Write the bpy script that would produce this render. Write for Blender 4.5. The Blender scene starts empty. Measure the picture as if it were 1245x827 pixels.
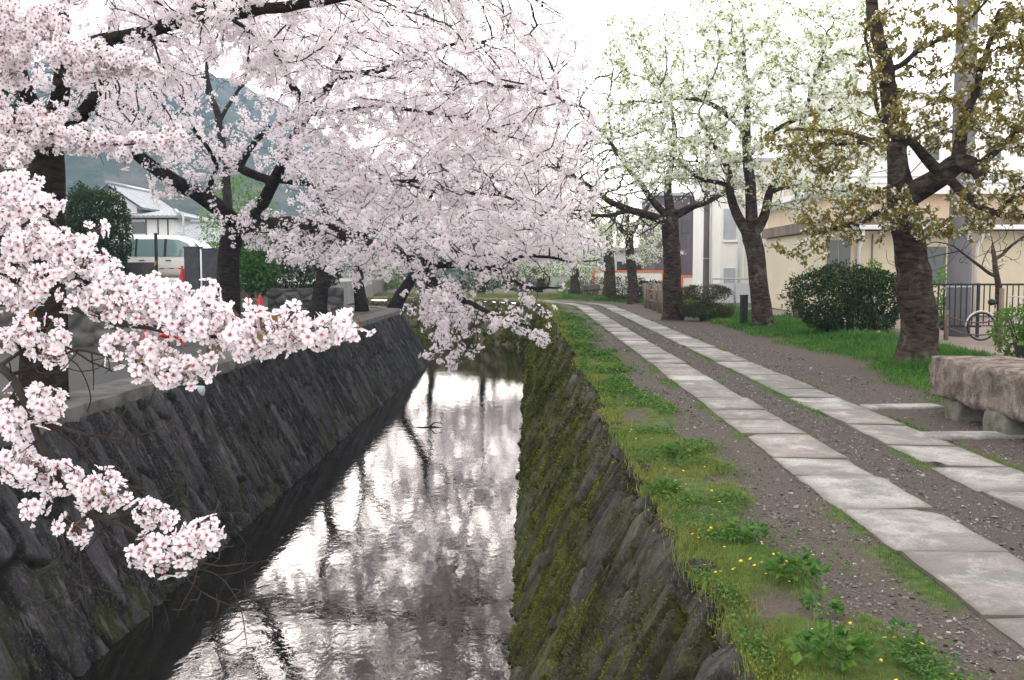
import bpy, math, random
import numpy as np
from mathutils import Vector

SC = bpy.context.scene
COL = SC.collection
rng = np.random.default_rng(11)
random.seed(5)
R_ = math.radians

# ------------------------------------------------------------------ camera
F_PX, PCX, PCY, CAM_H = 1210.0, 622.5, 413.5, 1.45
PITCH = math.atan(83.5 / F_PX)
YAW = math.atan(22.5 / F_PX)
cam_d = bpy.data.cameras.new('camera')
cam = bpy.data.objects.new('camera', cam_d)
COL.objects.link(cam)
cam_d.sensor_width = 36.0
cam_d.lens = 36.0 * F_PX / 1245.0
cam_d.clip_start = 0.05
cam_d.clip_end = 6000
cam.location = (0, 0, CAM_H)
cam.rotation_euler = (math.pi / 2 - PITCH, 0, YAW)
SC.camera = cam

# ------------------------------------------------------------------ sky, sun, exposure
SUN_EL, SUN_AZ = R_(13.0), R_(4.0)          # veiled sun low ahead, a little left of the canal's axis
SUN_DIR = Vector((-math.sin(SUN_AZ) * math.cos(SUN_EL), math.cos(SUN_AZ) * math.cos(SUN_EL), math.sin(SUN_EL)))
world = bpy.data.worlds.new('World')
SC.world = world
world.use_nodes = True
wt = world.node_tree
wt.nodes.clear()
w_out = wt.nodes.new('ShaderNodeOutputWorld')
w_bg = wt.nodes.new('ShaderNodeBackground')
w_sky = wt.nodes.new('ShaderNodeTexSky')
w_sky.sky_type = 'NISHITA'
w_sky.sun_disc = False
w_sky.sun_elevation = SUN_EL
w_sky.sun_rotation = -SUN_AZ
w_tc = wt.nodes.new('ShaderNodeTexCoord')
w_dot = wt.nodes.new('ShaderNodeVectorMath'); w_dot.operation = 'DOT_PRODUCT'
w_dot.inputs[1].default_value = SUN_DIR
w_max = wt.nodes.new('ShaderNodeMath'); w_max.operation = 'MAXIMUM'; w_max.inputs[1].default_value = 0.0
w_pow = wt.nodes.new('ShaderNodeMath'); w_pow.operation = 'POWER'; w_pow.inputs[1].default_value = 4.0
w_noise = wt.nodes.new('ShaderNodeTexNoise'); w_noise.inputs['Scale'].default_value = 2.2; w_noise.inputs['Detail'].default_value = 4
w_mad = wt.nodes.new('ShaderNodeMath'); w_mad.operation = 'MULTIPLY_ADD'; w_mad.inputs[1].default_value = 10.0
w_mad2 = wt.nodes.new('ShaderNodeMath'); w_mad2.operation = 'MULTIPLY_ADD'; w_mad2.inputs[1].default_value = 6.0; w_mad2.inputs[2].default_value = 12.0
w_cl = wt.nodes.new('ShaderNodeVectorMath'); w_cl.operation = 'SCALE'; w_cl.inputs[0].default_value = (1.0, 0.972, 0.945)
w_mix = wt.nodes.new('ShaderNodeMix'); w_mix.data_type = 'RGBA'; w_mix.inputs['Factor'].default_value = 0.88
L = wt.links.new
L(w_tc.outputs['Generated'], w_dot.inputs[0]); L(w_dot.outputs['Value'], w_max.inputs[0]); L(w_max.outputs[0], w_pow.inputs[0])
L(w_tc.outputs['Generated'], w_noise.inputs['Vector'])
L(w_noise.outputs['Fac'], w_mad2.inputs[0])
L(w_pow.outputs[0], w_mad.inputs[0]); L(w_mad2.outputs[0], w_mad.inputs[2])
L(w_mad.outputs[0], w_cl.inputs['Scale'])
L(w_sky.outputs['Color'], w_mix.inputs[6]); L(w_cl.outputs['Vector'], w_mix.inputs[7])
L(w_mix.outputs[2], w_bg.inputs['Color']); L(w_bg.outputs[0], w_out.inputs['Surface'])
w_bg.inputs['Strength'].default_value = 0.12
sun_d = bpy.data.lights.new('sun', 'SUN')
sun = bpy.data.objects.new('sun', sun_d)
COL.objects.link(sun)
sun_d.energy = 1.0
sun_d.angle = R_(36)
sun_d.color = (1.0, 0.9, 0.8)
sun.rotation_euler = (-SUN_DIR).to_track_quat('-Z', 'Y').to_euler()
sun.location = (0, 0, 60)
vs = SC.view_settings
vs.view_transform = 'Standard'; vs.look = 'None'; vs.gamma = 1.0; vs.use_curve_mapping = False
vs.exposure = 0.56
cy = SC.cycles
cy.max_bounces = 8; cy.diffuse_bounces = 4; cy.glossy_bounces = 4; cy.transmission_bounces = 5; cy.transparent_max_bounces = 6
cy.use_denoising = True
cy.sample_clamp_indirect = 6.0

# ------------------------------------------------------------------ picture <-> place
FW = np.array([-math.sin(YAW) * math.cos(PITCH), math.cos(YAW) * math.cos(PITCH), -math.sin(PITCH)])
RT = np.array([math.cos(YAW), math.sin(YAW), 0.0])
UP = np.cross(RT, FW)
C0 = np.array([0, 0, CAM_H])
def pt(px, py, D):
    return C0 + FW * D + RT * ((px - PCX) / F_PX * D) + UP * ((PCY - py) / F_PX * D)
def gp(px, py, z=0.0):
    d = pt(px, py, 1.0) - C0
    return C0 + d * ((z - CAM_H) / d[2])

# ------------------------------------------------------------------ object helpers
def tag(o, label=None, cat=None, group=None, kind=None):
    if label: o['label'] = label
    if cat: o['category'] = cat
    if group: o['group'] = group
    if kind: o['kind'] = kind
    return o
def thing(name, label, cat, loc=(0, 0, 0), rz=0.0, group=None):
    o = bpy.data.objects.new(name, None)
    COL.objects.link(o)
    o.location = Vector([float(v) for v in loc]); o.rotation_euler = (0, 0, rz)
    o.empty_display_size = 0.2
    return tag(o, label, cat, group)
def copy_tree(o, parent=None):
    c = o.copy(); COL.objects.link(c); c.parent = parent
    for ch in list(o.children): copy_tree(ch, c)
    return c
def mk(name, V, Fs, mat, parent=None, attrs=None, smooth=True):
    """one mesh object out of numpy arrays; Fs: list of index arrays (m,3) / (m,4)"""
    V = np.asarray(V, dtype=np.float32)
    me = bpy.data.meshes.new(name)
    if isinstance(Fs, np.ndarray): Fs = [Fs]
    Fs = [np.asarray(f, dtype=np.int32) for f in Fs if len(f)]
    if parent is not None:                                     # world coordinates in, local out
        V = V - np.array(parent.location, dtype=np.float32) if parent.get('_w') else V
    me.vertices.add(len(V)); me.vertices.foreach_set('co', V.ravel())
    loops = np.concatenate([f.ravel() for f in Fs])
    tot = np.concatenate([np.full(len(f), f.shape[1], dtype=np.int32) for f in Fs])
    st = np.concatenate([[0], np.cumsum(tot)[:-1]]).astype(np.int32)
    me.loops.add(len(loops)); me.loops.foreach_set('vertex_index', loops)
    me.polygons.add(len(tot)); me.polygons.foreach_set('loop_start', st)
    me.polygons.foreach_set('use_smooth', np.full(len(tot), bool(smooth)))
    for k, a in (attrs or {}).items():
        at = me.attributes.new(k, 'FLOAT', 'POINT')
        at.data.foreach_set('value', np.asarray(a, dtype=np.float32))
    me.update(calc_edges=True)
    me.materials.append(mat)
    o = bpy.data.objects.new(name, me)
    COL.objects.link(o)
    if parent is not None: o.parent = parent
    return o
def world_thing(name, label, cat, loc, group=None):
    """a thing whose parts are given in world coordinates"""
    o = thing(name, label, cat, loc, 0.0, group)
    o['_w'] = 1
    return o
class MB:
    """collects boxes, tubes and grids into one mesh"""
    def __init__(s): s.V = []; s.F = {3: [], 4: []}; s.n = 0
    def add(s, V, F):
        V = np.asarray(V, float)
        for f in F: s.F[len(f)].append([i + s.n for i in f])
        s.V.append(V); s.n += len(V); return s
    def addnp(s, V, F):
        F = np.asarray(F)
        s.F[F.shape[1]].extend((F + s.n).tolist()); s.V.append(np.asarray(V, float)); s.n += len(V); return s
    def box(s, c, d, rz=0.0, M=None):
        x, y, z = np.array(d) / 2.0
        V = np.array([(-x, -y, -z), (x, -y, -z), (x, y, -z), (-x, y, -z), (-x, -y, z), (x, -y, z), (x, y, z), (-x, y, z)])
        if M is not None: V = V @ np.asarray(M).T
        if rz:
            c_, s_ = math.cos(rz), math.sin(rz)
            V = V @ np.array([[c_, s_, 0], [-s_, c_, 0], [0, 0, 1]])
        return s.add(V + np.array(c, float), [(0, 3, 2, 1), (4, 5, 6, 7), (0, 1, 5, 4), (1, 2, 6, 5), (2, 3, 7, 6), (3, 0, 4, 7)])
    def tube(s, pts, r, n=8, cap=True):
        V, F, T = tube_np(np.asarray(pts, float), np.asarray(r, float) * np.ones(len(pts)), n, cap)
        s.addnp(V, F)
        if len(T): s.F[3].extend((T + (s.n - len(V))).tolist())
        return s
    def prism(s, poly, a, b):
        """poly: list of 3D points (planar, convex enough), swept from offset a to offset b"""
        P = np.asarray(poly, float); n = len(P); a = np.array(a, float); b = np.array(b, float)
        V = np.concatenate([P + a, P + b, [P.mean(0) + a, P.mean(0) + b]])
        F = [(i, (i + 1) % n, n + (i + 1) % n, n + i) for i in range(n)] + [((i + 1) % n, i, 2 * n) for i in range(n)] + [(n + i, n + (i + 1) % n, 2 * n + 1) for i in range(n)]
        return s.add(V, F)
    def build(s, name, mat, parent=None, smooth=False, bevel=0.0, attrs=None):
        o = mk(name, np.concatenate(s.V), [np.array(s.F[k]) for k in (3, 4) if s.F[k]], mat, parent, attrs, smooth)
        if bevel:
            m = o.modifiers.new('bevel', 'BEVEL'); m.width = bevel; m.segments = 2; m.limit_method = 'ANGLE'; m.angle_limit = R_(40)
        return o
def tube_np(P, r, n=6, cap=True, ell=None):
    m = len(P)
    T = np.gradient(P, axis=0) if m > 2 else np.repeat((P[1:] - P[:1]), m, axis=0)
    T /= np.linalg.norm(T, axis=1, keepdims=True) + 1e-9
    ref = np.array([1.0, 0.13, 0.07]) if abs(T[:, 2]).mean() > 0.6 else np.array([0.1, 0.05, 1.0])
    N = np.empty_like(P)
    v = ref - T[0] * (ref @ T[0])
    for i in range(m):
        v = v - T[i] * (v @ T[i]); v = v / (np.linalg.norm(v) + 1e-9); N[i] = v
    B = np.cross(T, N)
    a = np.linspace(0, 2 * math.pi, n, endpoint=False)
    V = P[:, None] + r[:, None, None] * (np.cos(a)[None, :, None] * N[:, None] + np.sin(a)[None, :, None] * B[:, None])
    V = V.reshape(-1, 3)
    i = np.arange(m - 1)[:, None] * n; j = np.arange(n)[None]
    F = np.stack([i + j, i + (j + 1) % n, i + n + (j + 1) % n, i + n + j], -1).reshape(-1, 4)
    tri = np.zeros((0, 3), int)
    if cap:
        V = np.concatenate([V, P[:1], P[-1:]]); k = m * n
        jj = np.arange(n)
        tri = np.concatenate([np.stack([(jj + 1) % n, jj, np.full(n, k)], -1), np.stack([(m - 1) * n + jj, (m - 1) * n + (jj + 1) % n, np.full(n, k + 1)], -1)])
    return V, F, tri

# ------------------------------------------------------------------ noise
def _h(ix, iy, iz, seed):
    h = (ix.astype(np.int64) * 374761393 + iy.astype(np.int64) * 668265263 + iz.astype(np.int64) * 2147483647 + seed * 974634777) & 0xFFFFFFFF
    h = ((h ^ (h >> 13)) * 1274126177) & 0xFFFFFFFF
    h = ((h ^ (h >> 16)) * 2246822519) & 0xFFFFFFFF
    return ((h ^ (h >> 15)) & 0xFFFFFF) / float(0xFFFFFF)
def vnoise(x, y, z=0.0, seed=0):
    x, y, z = np.broadcast_arrays(np.asarray(x, float), np.asarray(y, float), np.asarray(z, float))
    ix, iy, iz = np.floor(x).astype(int), np.floor(y).astype(int), np.floor(z).astype(int)
    fx, fy, fz = x - ix, y - iy, z - iz
    fx, fy, fz = [f * f * (3 - 2 * f) for f in (fx, fy, fz)]
    o = 0
    for a in (0, 1):
        for b in (0, 1):
            for c in (0, 1):
                o = o + _h(ix + a, iy + b, iz + c, seed) * (fx if a else 1 - fx) * (fy if b else 1 - fy) * (fz if c else 1 - fz)
    return o
def fbm(x, y, z=0.0, seed=0, oct=4):
    o, a, f, t = 0, 0.5, 1.0, 0
    for k in range(oct):
        o = o + a * vnoise(np.asarray(x) * f, np.asarray(y) * f, np.asarray(z) * f, seed + k * 17); t += a; a *= 0.5; f *= 2.03
    return o / t
def sstep(a, b, x):
    t = np.clip((np.asarray(x, float) - a) / (b - a), 0, 1); return t * t * (3 - 2 * t)
def voronoi(u, v, seed, jit=0.8):
    """u, v in cell units: random per cell, distance to the border, offsets from the seed point"""
    iu, iv = np.floor(u).astype(int), np.floor(v).astype(int)
    d1 = np.full(u.shape, 9.0); d2 = np.full(u.shape, 9.0)
    cid = np.zeros(u.shape); du = np.zeros(u.shape); dv = np.zeros(u.shape)
    zz = np.zeros(u.shape, int)
    for a in (-1, 0, 1):
        for b in (-1, 0, 1):
            cu, cv = iu + a, iv + b
            su = cu + 0.5 + jit * (_h(cu, cv, zz, seed) - 0.5) + 0.5 * (cv % 2)
            sv = cv + 0.5 + jit * (_h(cu, cv, zz, seed + 7) - 0.5)
            d = np.hypot(u - su, v - sv)
            near = d < d1
            d2 = np.where(near, d1, np.minimum(d2, d))
            cid = np.where(near, _h(cu, cv, zz, seed + 3), cid)
            du = np.where(near, u - su, du); dv = np.where(near, v - sv, dv)
            d1 = np.where(near, d, d1)
    return cid, d2 - d1, du, dv

# ------------------------------------------------------------------ node materials
class Nd:
    def __init__(s, name):
        s.m = bpy.data.materials.new(name); s.m.use_nodes = True
        s.t = s.m.node_tree; s.t.nodes.clear()
        s.out = s.t.nodes.new('ShaderNodeOutputMaterial')
    def n(s, typ, inp=None, **props):
        x = s.t.nodes.new(typ)
        for k, v in props.items(): setattr(x, k, v)
        for k, v in (inp or {}).items():
            if isinstance(v, bpy.types.NodeSocket): s.t.links.new(v, x.inputs[k])
            else: x.inputs[k].default_value = v
        return x
    def attr(s, name): return s.n('ShaderNodeAttribute', attribute_name=name).outputs['Fac']
    def coord(s, scale=(1, 1, 1), obj=True):
        c = s.n('ShaderNodeTexCoord').outputs['Object'] if obj else s.n('ShaderNodeNewGeometry').outputs['Position']
        return s.n('ShaderNodeMapping', {'Vector': c, 'Scale': scale}).outputs[0]
    def noise(s, vec, scale, detail=4, rough=0.55, dist=0.0):
        return s.n('ShaderNodeTexNoise', {'Vector': vec, 'Scale': scale, 'Detail': detail, 'Roughness': rough, 'Distortion': dist}).outputs['Fac']
    def ramp(s, fac, stops, interp='LINEAR'):
        x = s.n('ShaderNodeValToRGB', {'Fac': fac}); e = x.color_ramp.elements
        x.color_ramp.interpolation = interp
        while len(e) < len(stops): e.new(0.5)
        for k, (p, c) in enumerate(stops):
            e[k].position = p
            e[k].color = (c, c, c, 1) if not isinstance(c, (tuple, list)) else (*c[:3], 1)
        return x.outputs['Color']
    def mix(s, f, a, b, typ='MIX'):
        x = s.n('ShaderNodeMix', data_type='RGBA', blend_type=typ)
        for k, v in (('Factor', f), ('A', a), ('B', b)):
            sock = [i for i in x.inputs if i.name == k and i.type == ('VALUE' if k == 'Factor' else 'RGBA')][0]
            if isinstance(v, bpy.types.NodeSocket): s.t.links.new(v, sock)
            else: sock.default_value = v if k == 'Factor' else (*v[:3], 1)
        return [o for o in x.outputs if o.type == 'RGBA'][0]
    def math(s, op, a, b=0.0, clamp=False):
        return s.n('ShaderNodeMath', {0: a, 1: b}, operation=op, use_clamp=clamp).outputs[0]
    def bump(s, h, strength=0.3, dist=0.02):
        return s.n('ShaderNodeBump', {'Height': h, 'Strength': strength, 'Distance': dist}).outputs[0]
    def pbr(s, color, rough=0.8, normal=None, spec=0.3, **kw):
        inp = {'Base Color': color if isinstance(color, bpy.types.NodeSocket) else (*color[:3], 1), 'Roughness': rough, 'Specular IOR Level': spec}
        if normal is not None: inp['Normal'] = normal
        for k, v in kw.items(): inp[k.replace('_', ' ')] = v
        b = s.n('ShaderNodeBsdfPrincipled', inp)
        s.t.links.new(b.outputs[0], s.out.inputs['Surface']); return s.m
    def thin(s, color, transl=0.45, rough=None):
        """petals and leaves: light comes through"""
        c = color if isinstance(color, bpy.types.NodeSocket) else (*color[:3], 1)
        d = s.n('ShaderNodeBsdfDiffuse', {'Color': c}); t = s.n('ShaderNodeBsdfTranslucent', {'Color': c})
        x = s.n('ShaderNodeMixShader', {0: transl, 1: d.outputs[0], 2: t.outputs[0]})
        o = x.outputs[0]
        if rough is not None:
            g = s.n('ShaderNodeBsdfGlossy', {'Color': (1, 1, 1, 1), 'Roughness': rough})
            o = s.n('ShaderNodeMixShader', {0: 0.015, 1: o, 2: g.outputs[0]}).outputs[0]
        s.t.links.new(o, s.out.inputs['Surface']); return s.m

def m_noise(name, c1, c2, scale=3.0, rough=0.85, bump=0.25, bscale=25.0, spec=0.25, stretch=(1, 1, 1)):
    n = Nd(name); v = n.coord(stretch)
    col = n.ramp(n.noise(v, scale, 6, 0.6), [(0.3, c1), (0.7, c2)])
    return n.pbr(col, rough, n.bump(n.noise(v, bscale, 5, 0.6), bump), spec)
def m_petal(name, tip, mid, ctr, transl=0.5):
    n = Nd(name)
    t, r = n.attr('t'), n.attr('r')
    c = n.ramp(t, [(0.0, ctr), (0.10, ctr), (0.30, mid), (0.7, tip)])
    c = n.mix(n.ramp(r, [(0.0, 0.0), (0.7, 0.03), (1.0, 0.4)]), c, mid)
    return n.thin(c, transl)
def m_leaf(name, c1, c2, c3, transl=0.4, rough=0.45):
    n = Nd(name)
    return n.thin(n.ramp(n.attr('r'), [(0.0, c1), (0.5, c2), (1.0, c3)]), transl, rough)
def m_bark(name, dark, light, lich=(0.25, 0.27, 0.2), lichen=0.25):
    n = Nd(name); v = n.coord(); vb = n.coord((1, 1, 3.2))
    a = n.noise(vb, 5.0, 6, 0.65, 0.6); b = n.noise(v, 1.6, 5, 0.6); c = n.noise(v, 7.0, 4, 0.6)
    col = n.ramp(a, [(0.32, dark), (0.68, light)])
    col = n.mix(n.ramp(n.math('MULTIPLY', b, c), [(0.27, 0.0), (0.40, lichen)]), col, lich)
    h = n.math('ADD', n.noise(n.coord((1, 1, 3.5)), 14.0, 6, 0.75, 1.2), n.math('MULTIPLY', n.noise(v, 34, 5, 0.75), 0.7))
    return n.pbr(col, 0.95, n.bump(h, 0.9, 0.03), 0.04)

# ====================================================================== THE CANAL AND ITS BANKS
WATER_Z = -1.95
S0, XC, RREF = 41.0, -12.0, 12.0               # straight to about S0, then a bend to the left, then straight on to the left
S1 = S0 + RREF * math.pi / 2
def crest(s): return 0.13 * (fbm(s * 0.7, 0, 0, 301, 2) - 0.5) + 0.11 * (fbm(s * 2.6, 0, 0, 303, 3) - 0.5)   # the right edge wanders
def bend(d, s):
    d, s = np.broadcast_arrays(np.asarray(d, float), np.asarray(s, float))
    d = d + crest(s) * sstep(0.0, DT, d) * (1 - sstep(DT, DT + 0.5, d))
    b0 = S0 - 5.0 + 5.0 * np.clip((d + 4.8) / 4.8, 0, 1)
    a = np.clip((s - b0) / RREF, 0, math.pi / 2)
    R = d - XC
    x = np.where(s <= b0, d, XC + R * np.cos(a)); y = np.where(s <= b0, s, b0 + R * np.sin(a))
    e = b0 + RREF * math.pi / 2
    x = np.where(s > e, XC - (s - e), x)
    return x, y
def ribbon(ds, ss, z):
    """grid over offsets ds (from right-bank zero line) and lengths ss"""
    D, S = np.meshgrid(ds, ss)
    x, y = bend(D, S)
    Z = z(D, S) if callable(z) else np.full(D.shape, float(z))
    V = np.stack([x, y, Z], -1).reshape(-1, 3)
    n, m = len(ds), len(ss)
    i = np.arange(m - 1)[:, None] * n + np.arange(n - 1)[None]
    F = np.stack([i, i + 1, i + n + 1, i + n], -1).reshape(-1, 4)
    return V, F, D, S
def srange(a, b, k=0.012, lo=0.03):
    o = [a]
    while o[-1] < b: o.append(o[-1] + max(lo, k * max(o[-1], 1.0)))
    return np.array(o)
DT, DB = 0.84, -0.14                             # right wall: top and foot
LT, LB = -4.80, -3.80                            # left wall: top and foot

# ---- water
n = Nd('water'); v = n.coord((1, 0.75, 1))
w1 = n.noise(v, 2.2, 3, 0.5, 0.4); w2 = n.noise(v, 9.0, 3, 0.55, 0.3); w3 = n.noise(n.coord((1, .8, 1)), 0.5, 2)
hgt = n.math('ADD', n.math('MULTIPLY', w1, 0.4), n.math('MULTIPLY', w2, n.math('MULTIPLY', w3, 0.45)))
nb = n.bump(hgt, 0.055, 0.12)
fr = n.n('ShaderNodeFresnel', {'IOR': 1.45, 'Normal': nb}).outputs[0]
bed = n.n('ShaderNodeBsdfDiffuse', {'Color': (0.007, 0.0065, 0.005, 1)})
gl = n.n('ShaderNodeBsdfGlossy', {'Color': (1.0, 0.97, 0.97, 1), 'Roughness': 0.03, 'Normal': nb})
mx = n.n('ShaderNodeMixShader', {0: n.math('MULTIPLY', fr, 1.15, True), 1: bed.outputs[0], 2: gl.outputs[0]})
n.t.links.new(mx.outputs[0], n.out.inputs['Surface'])
M_WATER = n.m
V, F, D, S = ribbon(np.linspace(LB - 0.35, DB + 0.35, 6), srange(-4, 140, 0.03, 0.5), WATER_Z)
tag(mk('water', V, F, M_WATER), kind='structure')
M_BED = m_noise('canal_bed', (0.02, 0.018, 0.014), (0.05, 0.045, 0.035), 2.0)
V, F, D, S = ribbon(np.linspace(LB - 0.5, DB + 0.5, 4), srange(-4, 140, 0.05, 1), WATER_Z - 0.25)
tag(mk('canal_bed', V, F, M_BED), kind='structure')

# ---- the far ground: two sheets that leave the canal open and reach the horizon
def sheet(name, loop, z, mat):
    import bmesh
    bm = bmesh.new()
    vs_ = [bm.verts.new((float(x), float(y), z)) for x, y in loop]
    bm.faces.new(vs_)
    bmesh.ops.triangulate(bm, faces=bm.faces[:])
    bmesh.ops.recalc_face_normals(bm, faces=bm.faces[:])
    me = bpy.data.meshes.new(name); bm.to_mesh(me); bm.free()
    if me.polygons[0].normal.z < 0: me.flip_normals()
    me.materials.append(mat)
    o = bpy.data.objects.new(name, me); COL.objects.link(o)
    return tag(o, kind='structure')
n = Nd('ground_soil'); v = n.coord()
M_SOIL = n.pbr(n.mix(n.ramp(n.noise(v, 0.35, 6), [(0.42, 0.0), (0.58, 1.0)]), (0.10, 0.085, 0.07), (0.055, 0.075, 0.025)), 0.95, n.bump(n.noise(v, 12, 5), 0.4), 0.1)
ss = np.concatenate([[-6], np.linspace(0, S0, 60), np.linspace(S0 + 0.4, S1 + 1, 40), [S1 + 100, S1 + 1500]])
rx, ry = bend(DT + 0.22, ss)
sheet('ground', list(zip(rx, ry)) + [(rx[-1], 3500), (2500, 3500), (2500, -6)], -0.05, M_SOIL)
lx, ly = bend(LT - 0.12, ss)
sheet('ground', list(zip(lx, ly)) + [(lx[-1], -6)], -0.03, M_SOIL)

# ---- stone walls of the canal
def wall(name, label, dt, db, sgn, mat, seed, cell, skew, disp, uneven):
    ss_ = srange(1.5, S1 + 20, 0.0045, 0.016)
    ss_ = ss_[ss_ < S0 + 30]
    ww = np.linspace(0, 1, 92) ** 1.1
    Lsl = math.hypot(dt - db, -WATER_Z)
    Lf = Lsl * 1.1
    W, S = np.meshgrid(ww, ss_)
    a = W * Lf                                                    # distance down the slope
    td, tz = (db - dt) / Lsl, WATER_Z / Lsl
    nd, nz = (-tz * sgn), (abs(td))                               # outward normal in (d, z)
    wob = 0.16 * (fbm(S * 1.1, a * 1.1, 0, seed + 5, 3) - 0.5) + 0.05 * (fbm(S * 5, a * 5, 0, seed + 8, 2) - 0.5)
    u = (S + skew * a + wob) / cell[0]
    vv = a / cell[1] + 0.6 * (vnoise(S * 0.9, 0, 0, seed + 9) - 0.5)
    cid, e, du, dv = voronoi(u, vv, seed, 0.75)
    cid2 = (cid * 7.31) % 1.0
    nn = fbm(S * 6, a * 3.5, 0, seed + 2, 4) - 0.5
    h = disp * (sstep(0.01, 0.13, e) * (0.75 + 0.5 * cid) + 1.5 * (cid2 - 0.5) * du + 0.45 * nn) - 0.75 * disp
    h = h + 0.03 * (vnoise(S * 0.55, a * 0.8, 0, seed + 4) - 0.5) + 0.022 * (fbm(S * 22, a * 14, 0, seed + 6, 3) - 0.5)
    chip = sstep(0.0, 0.20, a) 
    h = h * (0.5 + 0.5 * chip) * (uneven + (1 - uneven) * chip)
    drop = uneven * (1 - chip) * (0.20 * (1 - sstep(0.03, 0.30, e)) + 0.10 * (cid - 0.3))     # tops of the stones are uneven
    d = dt + td * a + nd * h + 0.0
    z = tz * a + nz * h - np.maximum(drop, -0.02)
    x, y = bend(d, S)
    lip_d = [dt + sgn * -1 * k for k in (0.36, 0.12)]
    lx_, ly_ = zip(*[bend(np.full(len(ss_), q), ss_) for q in lip_d])
    X = np.concatenate([np.stack(lx_, 1), x], 1); Y = np.concatenate([np.stack(ly_, 1), y], 1)
    Z = np.concatenate([np.full((len(ss_), 1), -0.14), (z[:, :1] - 0.01), z], 1)
    V = np.stack([X, Y, Z], -1).reshape(-1, 3)
    n_, m_ = X.shape[1], X.shape[0]
    i = np.arange(m_ - 1)[:, None] * n_ + np.arange(n_ - 1)[None]
    F = np.stack([i, i + 1, i + n_ + 1, i + n_], -1).reshape(-1, 4)
    if sgn > 0: F = F[:, ::-1]
    pad = lambda q: np.concatenate([q[:, :1], q[:, :1], q], 1).ravel()
    at = {'cell': pad(cid), 'edge': pad(np.clip(e, 0, 1)), 'down': pad(W), 'along': pad(S)}
    o = mk(name, V, F, mat, attrs=at)
    return tag(o, label, 'canal wall'), (x, y, z, S, W, cid, e)

n = Nd('mossy_wall_stone'); v = n.coord()
cell, edge, down = n.attr('cell'), n.attr('edge'), n.attr('down')
stone = n.mix(n.ramp(cell, [(0, 0.0), (1, 1.0)]), (0.022, 0.020, 0.020), (0.15, 0.137, 0.14))
wv_ = n.n('ShaderNodeCombineXYZ', {'X': n.attr('along'), 'Y': n.math('MULTIPLY', down, 0.45)}).outputs[0]
stone = n.mix(n.ramp(n.noise(wv_, 9, 7, 0.72, 0.2), [(0.38, 0.9), (0.58, 0.0)]), stone, (0.022, 0.019, 0.016))
stone = n.mix(n.ramp(n.noise(v, 55, 5, 0.75), [(0.52, 0.0), (0.68, 0.7)]), stone, (0.21, 0.195, 0.19))
stone = n.mix(n.ramp(edge, [(0.03, 0.97), (0.13, 0.0)]), stone, (0.006, 0.006, 0.004))
moss = n.ramp(n.noise(v, 16, 7, 0.72), [(0.32, (0.012, 0.015, 0.004)), (0.5, (0.07, 0.08, 0.010)), (0.72, (0.20, 0.21, 0.022))])
mk1 = n.ramp(n.noise(v, 1.6, 6, 0.68, 0.4), [(0.36, 0.0), (0.56, 1.0)])
mk2 = n.ramp(edge, [(0.03, 1.0), (0.20, 0.0)])
mk3 = n.ramp(down, [(0.0, 0.15), (0.22, 0.55), (1.0, 1.0)])
far = n.ramp(n.math('MULTIPLY', n.attr('along'), 0.05), [(0.3, 0.0), (0.9, 0.25)])
mfac = n.math('ADD', n.math('MAXIMUM', n.math('MULTIPLY', mk1, mk3), n.math('MULTIPLY', mk2, 0.6)), far, True)
mfac = n.math('MULTIPLY', mfac, n.ramp(n.noise(v, 28, 4, 0.7), [(0.3, 0.35), (0.6, 1.0)]))
colr = n.mix(mfac, stone, moss)
colr = n.mix(n.math('MULTIPLY', n.ramp(n.math('MULTIPLY', n.attr('along'), 0.02), [(0.46, 0.0), (0.72, 0.8)]), n.ramp(n.noise(wv_, 11, 6, 0.7), [(0.35, 0.2), (0.6, 1.0)])), colr, (0.17, 0.145, 0.08))  # dry-grass tan towards the bend, its lightness also painting in the stronger light
colr = n.mix(n.ramp(n.noise(v, 3.2, 6, 0.7), [(0.35, 0.55), (0.6, 0.0)]), colr, (0.014, 0.013, 0.009))
M_WALL_R = n.pbr(colr, 0.95, n.bump(n.noise(v, 28, 6, 0.75), 0.9, 0.03), 0.05)
n = Nd('dark_wall_stone'); v = n.coord()
cell, edge, down = n.attr('cell'), n.attr('edge'), n.attr('down')
stone = n.ramp(cell, [(0, (0.012, 0.011, 0.012)), (0.6, (0.028, 0.026, 0.029)), (1, (0.068, 0.064, 0.07))])
vs2 = n.n('ShaderNodeCombineXYZ', {'X': n.math('MULTIPLY', n.attr('along'), 1.4), 'Y': n.math('MULTIPLY', down, 0.9)}).outputs[0]
streak = n.ramp(n.noise(vs2, 6, 7, 0.72, 0.3), [(0.53, 0.0), (0.66, 0.9)])
stone = n.mix(streak, stone, (0.12, 0.112, 0.118))
dark = n.ramp(n.noise(vs2, 4.5, 5, 0.65), [(0.3, 0.9), (0.55, 0.0)])
stone = n.mix(dark, stone, (0.012, 0.012, 0.012))
stone = n.mix(n.ramp(n.noise(v, 30, 6, 0.8), [(0.52, 0.0), (0.66, 0.8)]), stone, (0.10, 0.095, 0.095))
stone = n.mix(n.ramp(edge, [(0.03, 0.97), (0.14, 0.0)]), stone, (0.012, 0.013, 0.009))
mo = n.math('MULTIPLY', n.ramp(n.noise(v, 1.3, 6, 0.7), [(0.5, 0.0), (0.66, 1.0)]), n.ramp(down, [(0.3, 0.12), (0.95, 0.75)]))
stone = n.mix(mo, stone, (0.045, 0.055, 0.014))
M_WALL_L = n.pbr(stone, 0.92, n.bump(n.math('ADD', n.noise(vs2, 14, 6, 0.75), n.math('MULTIPLY', n.noise(v, 40, 5, 0.7), 0.5)), 0.8, 0.03), 0.03)
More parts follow.
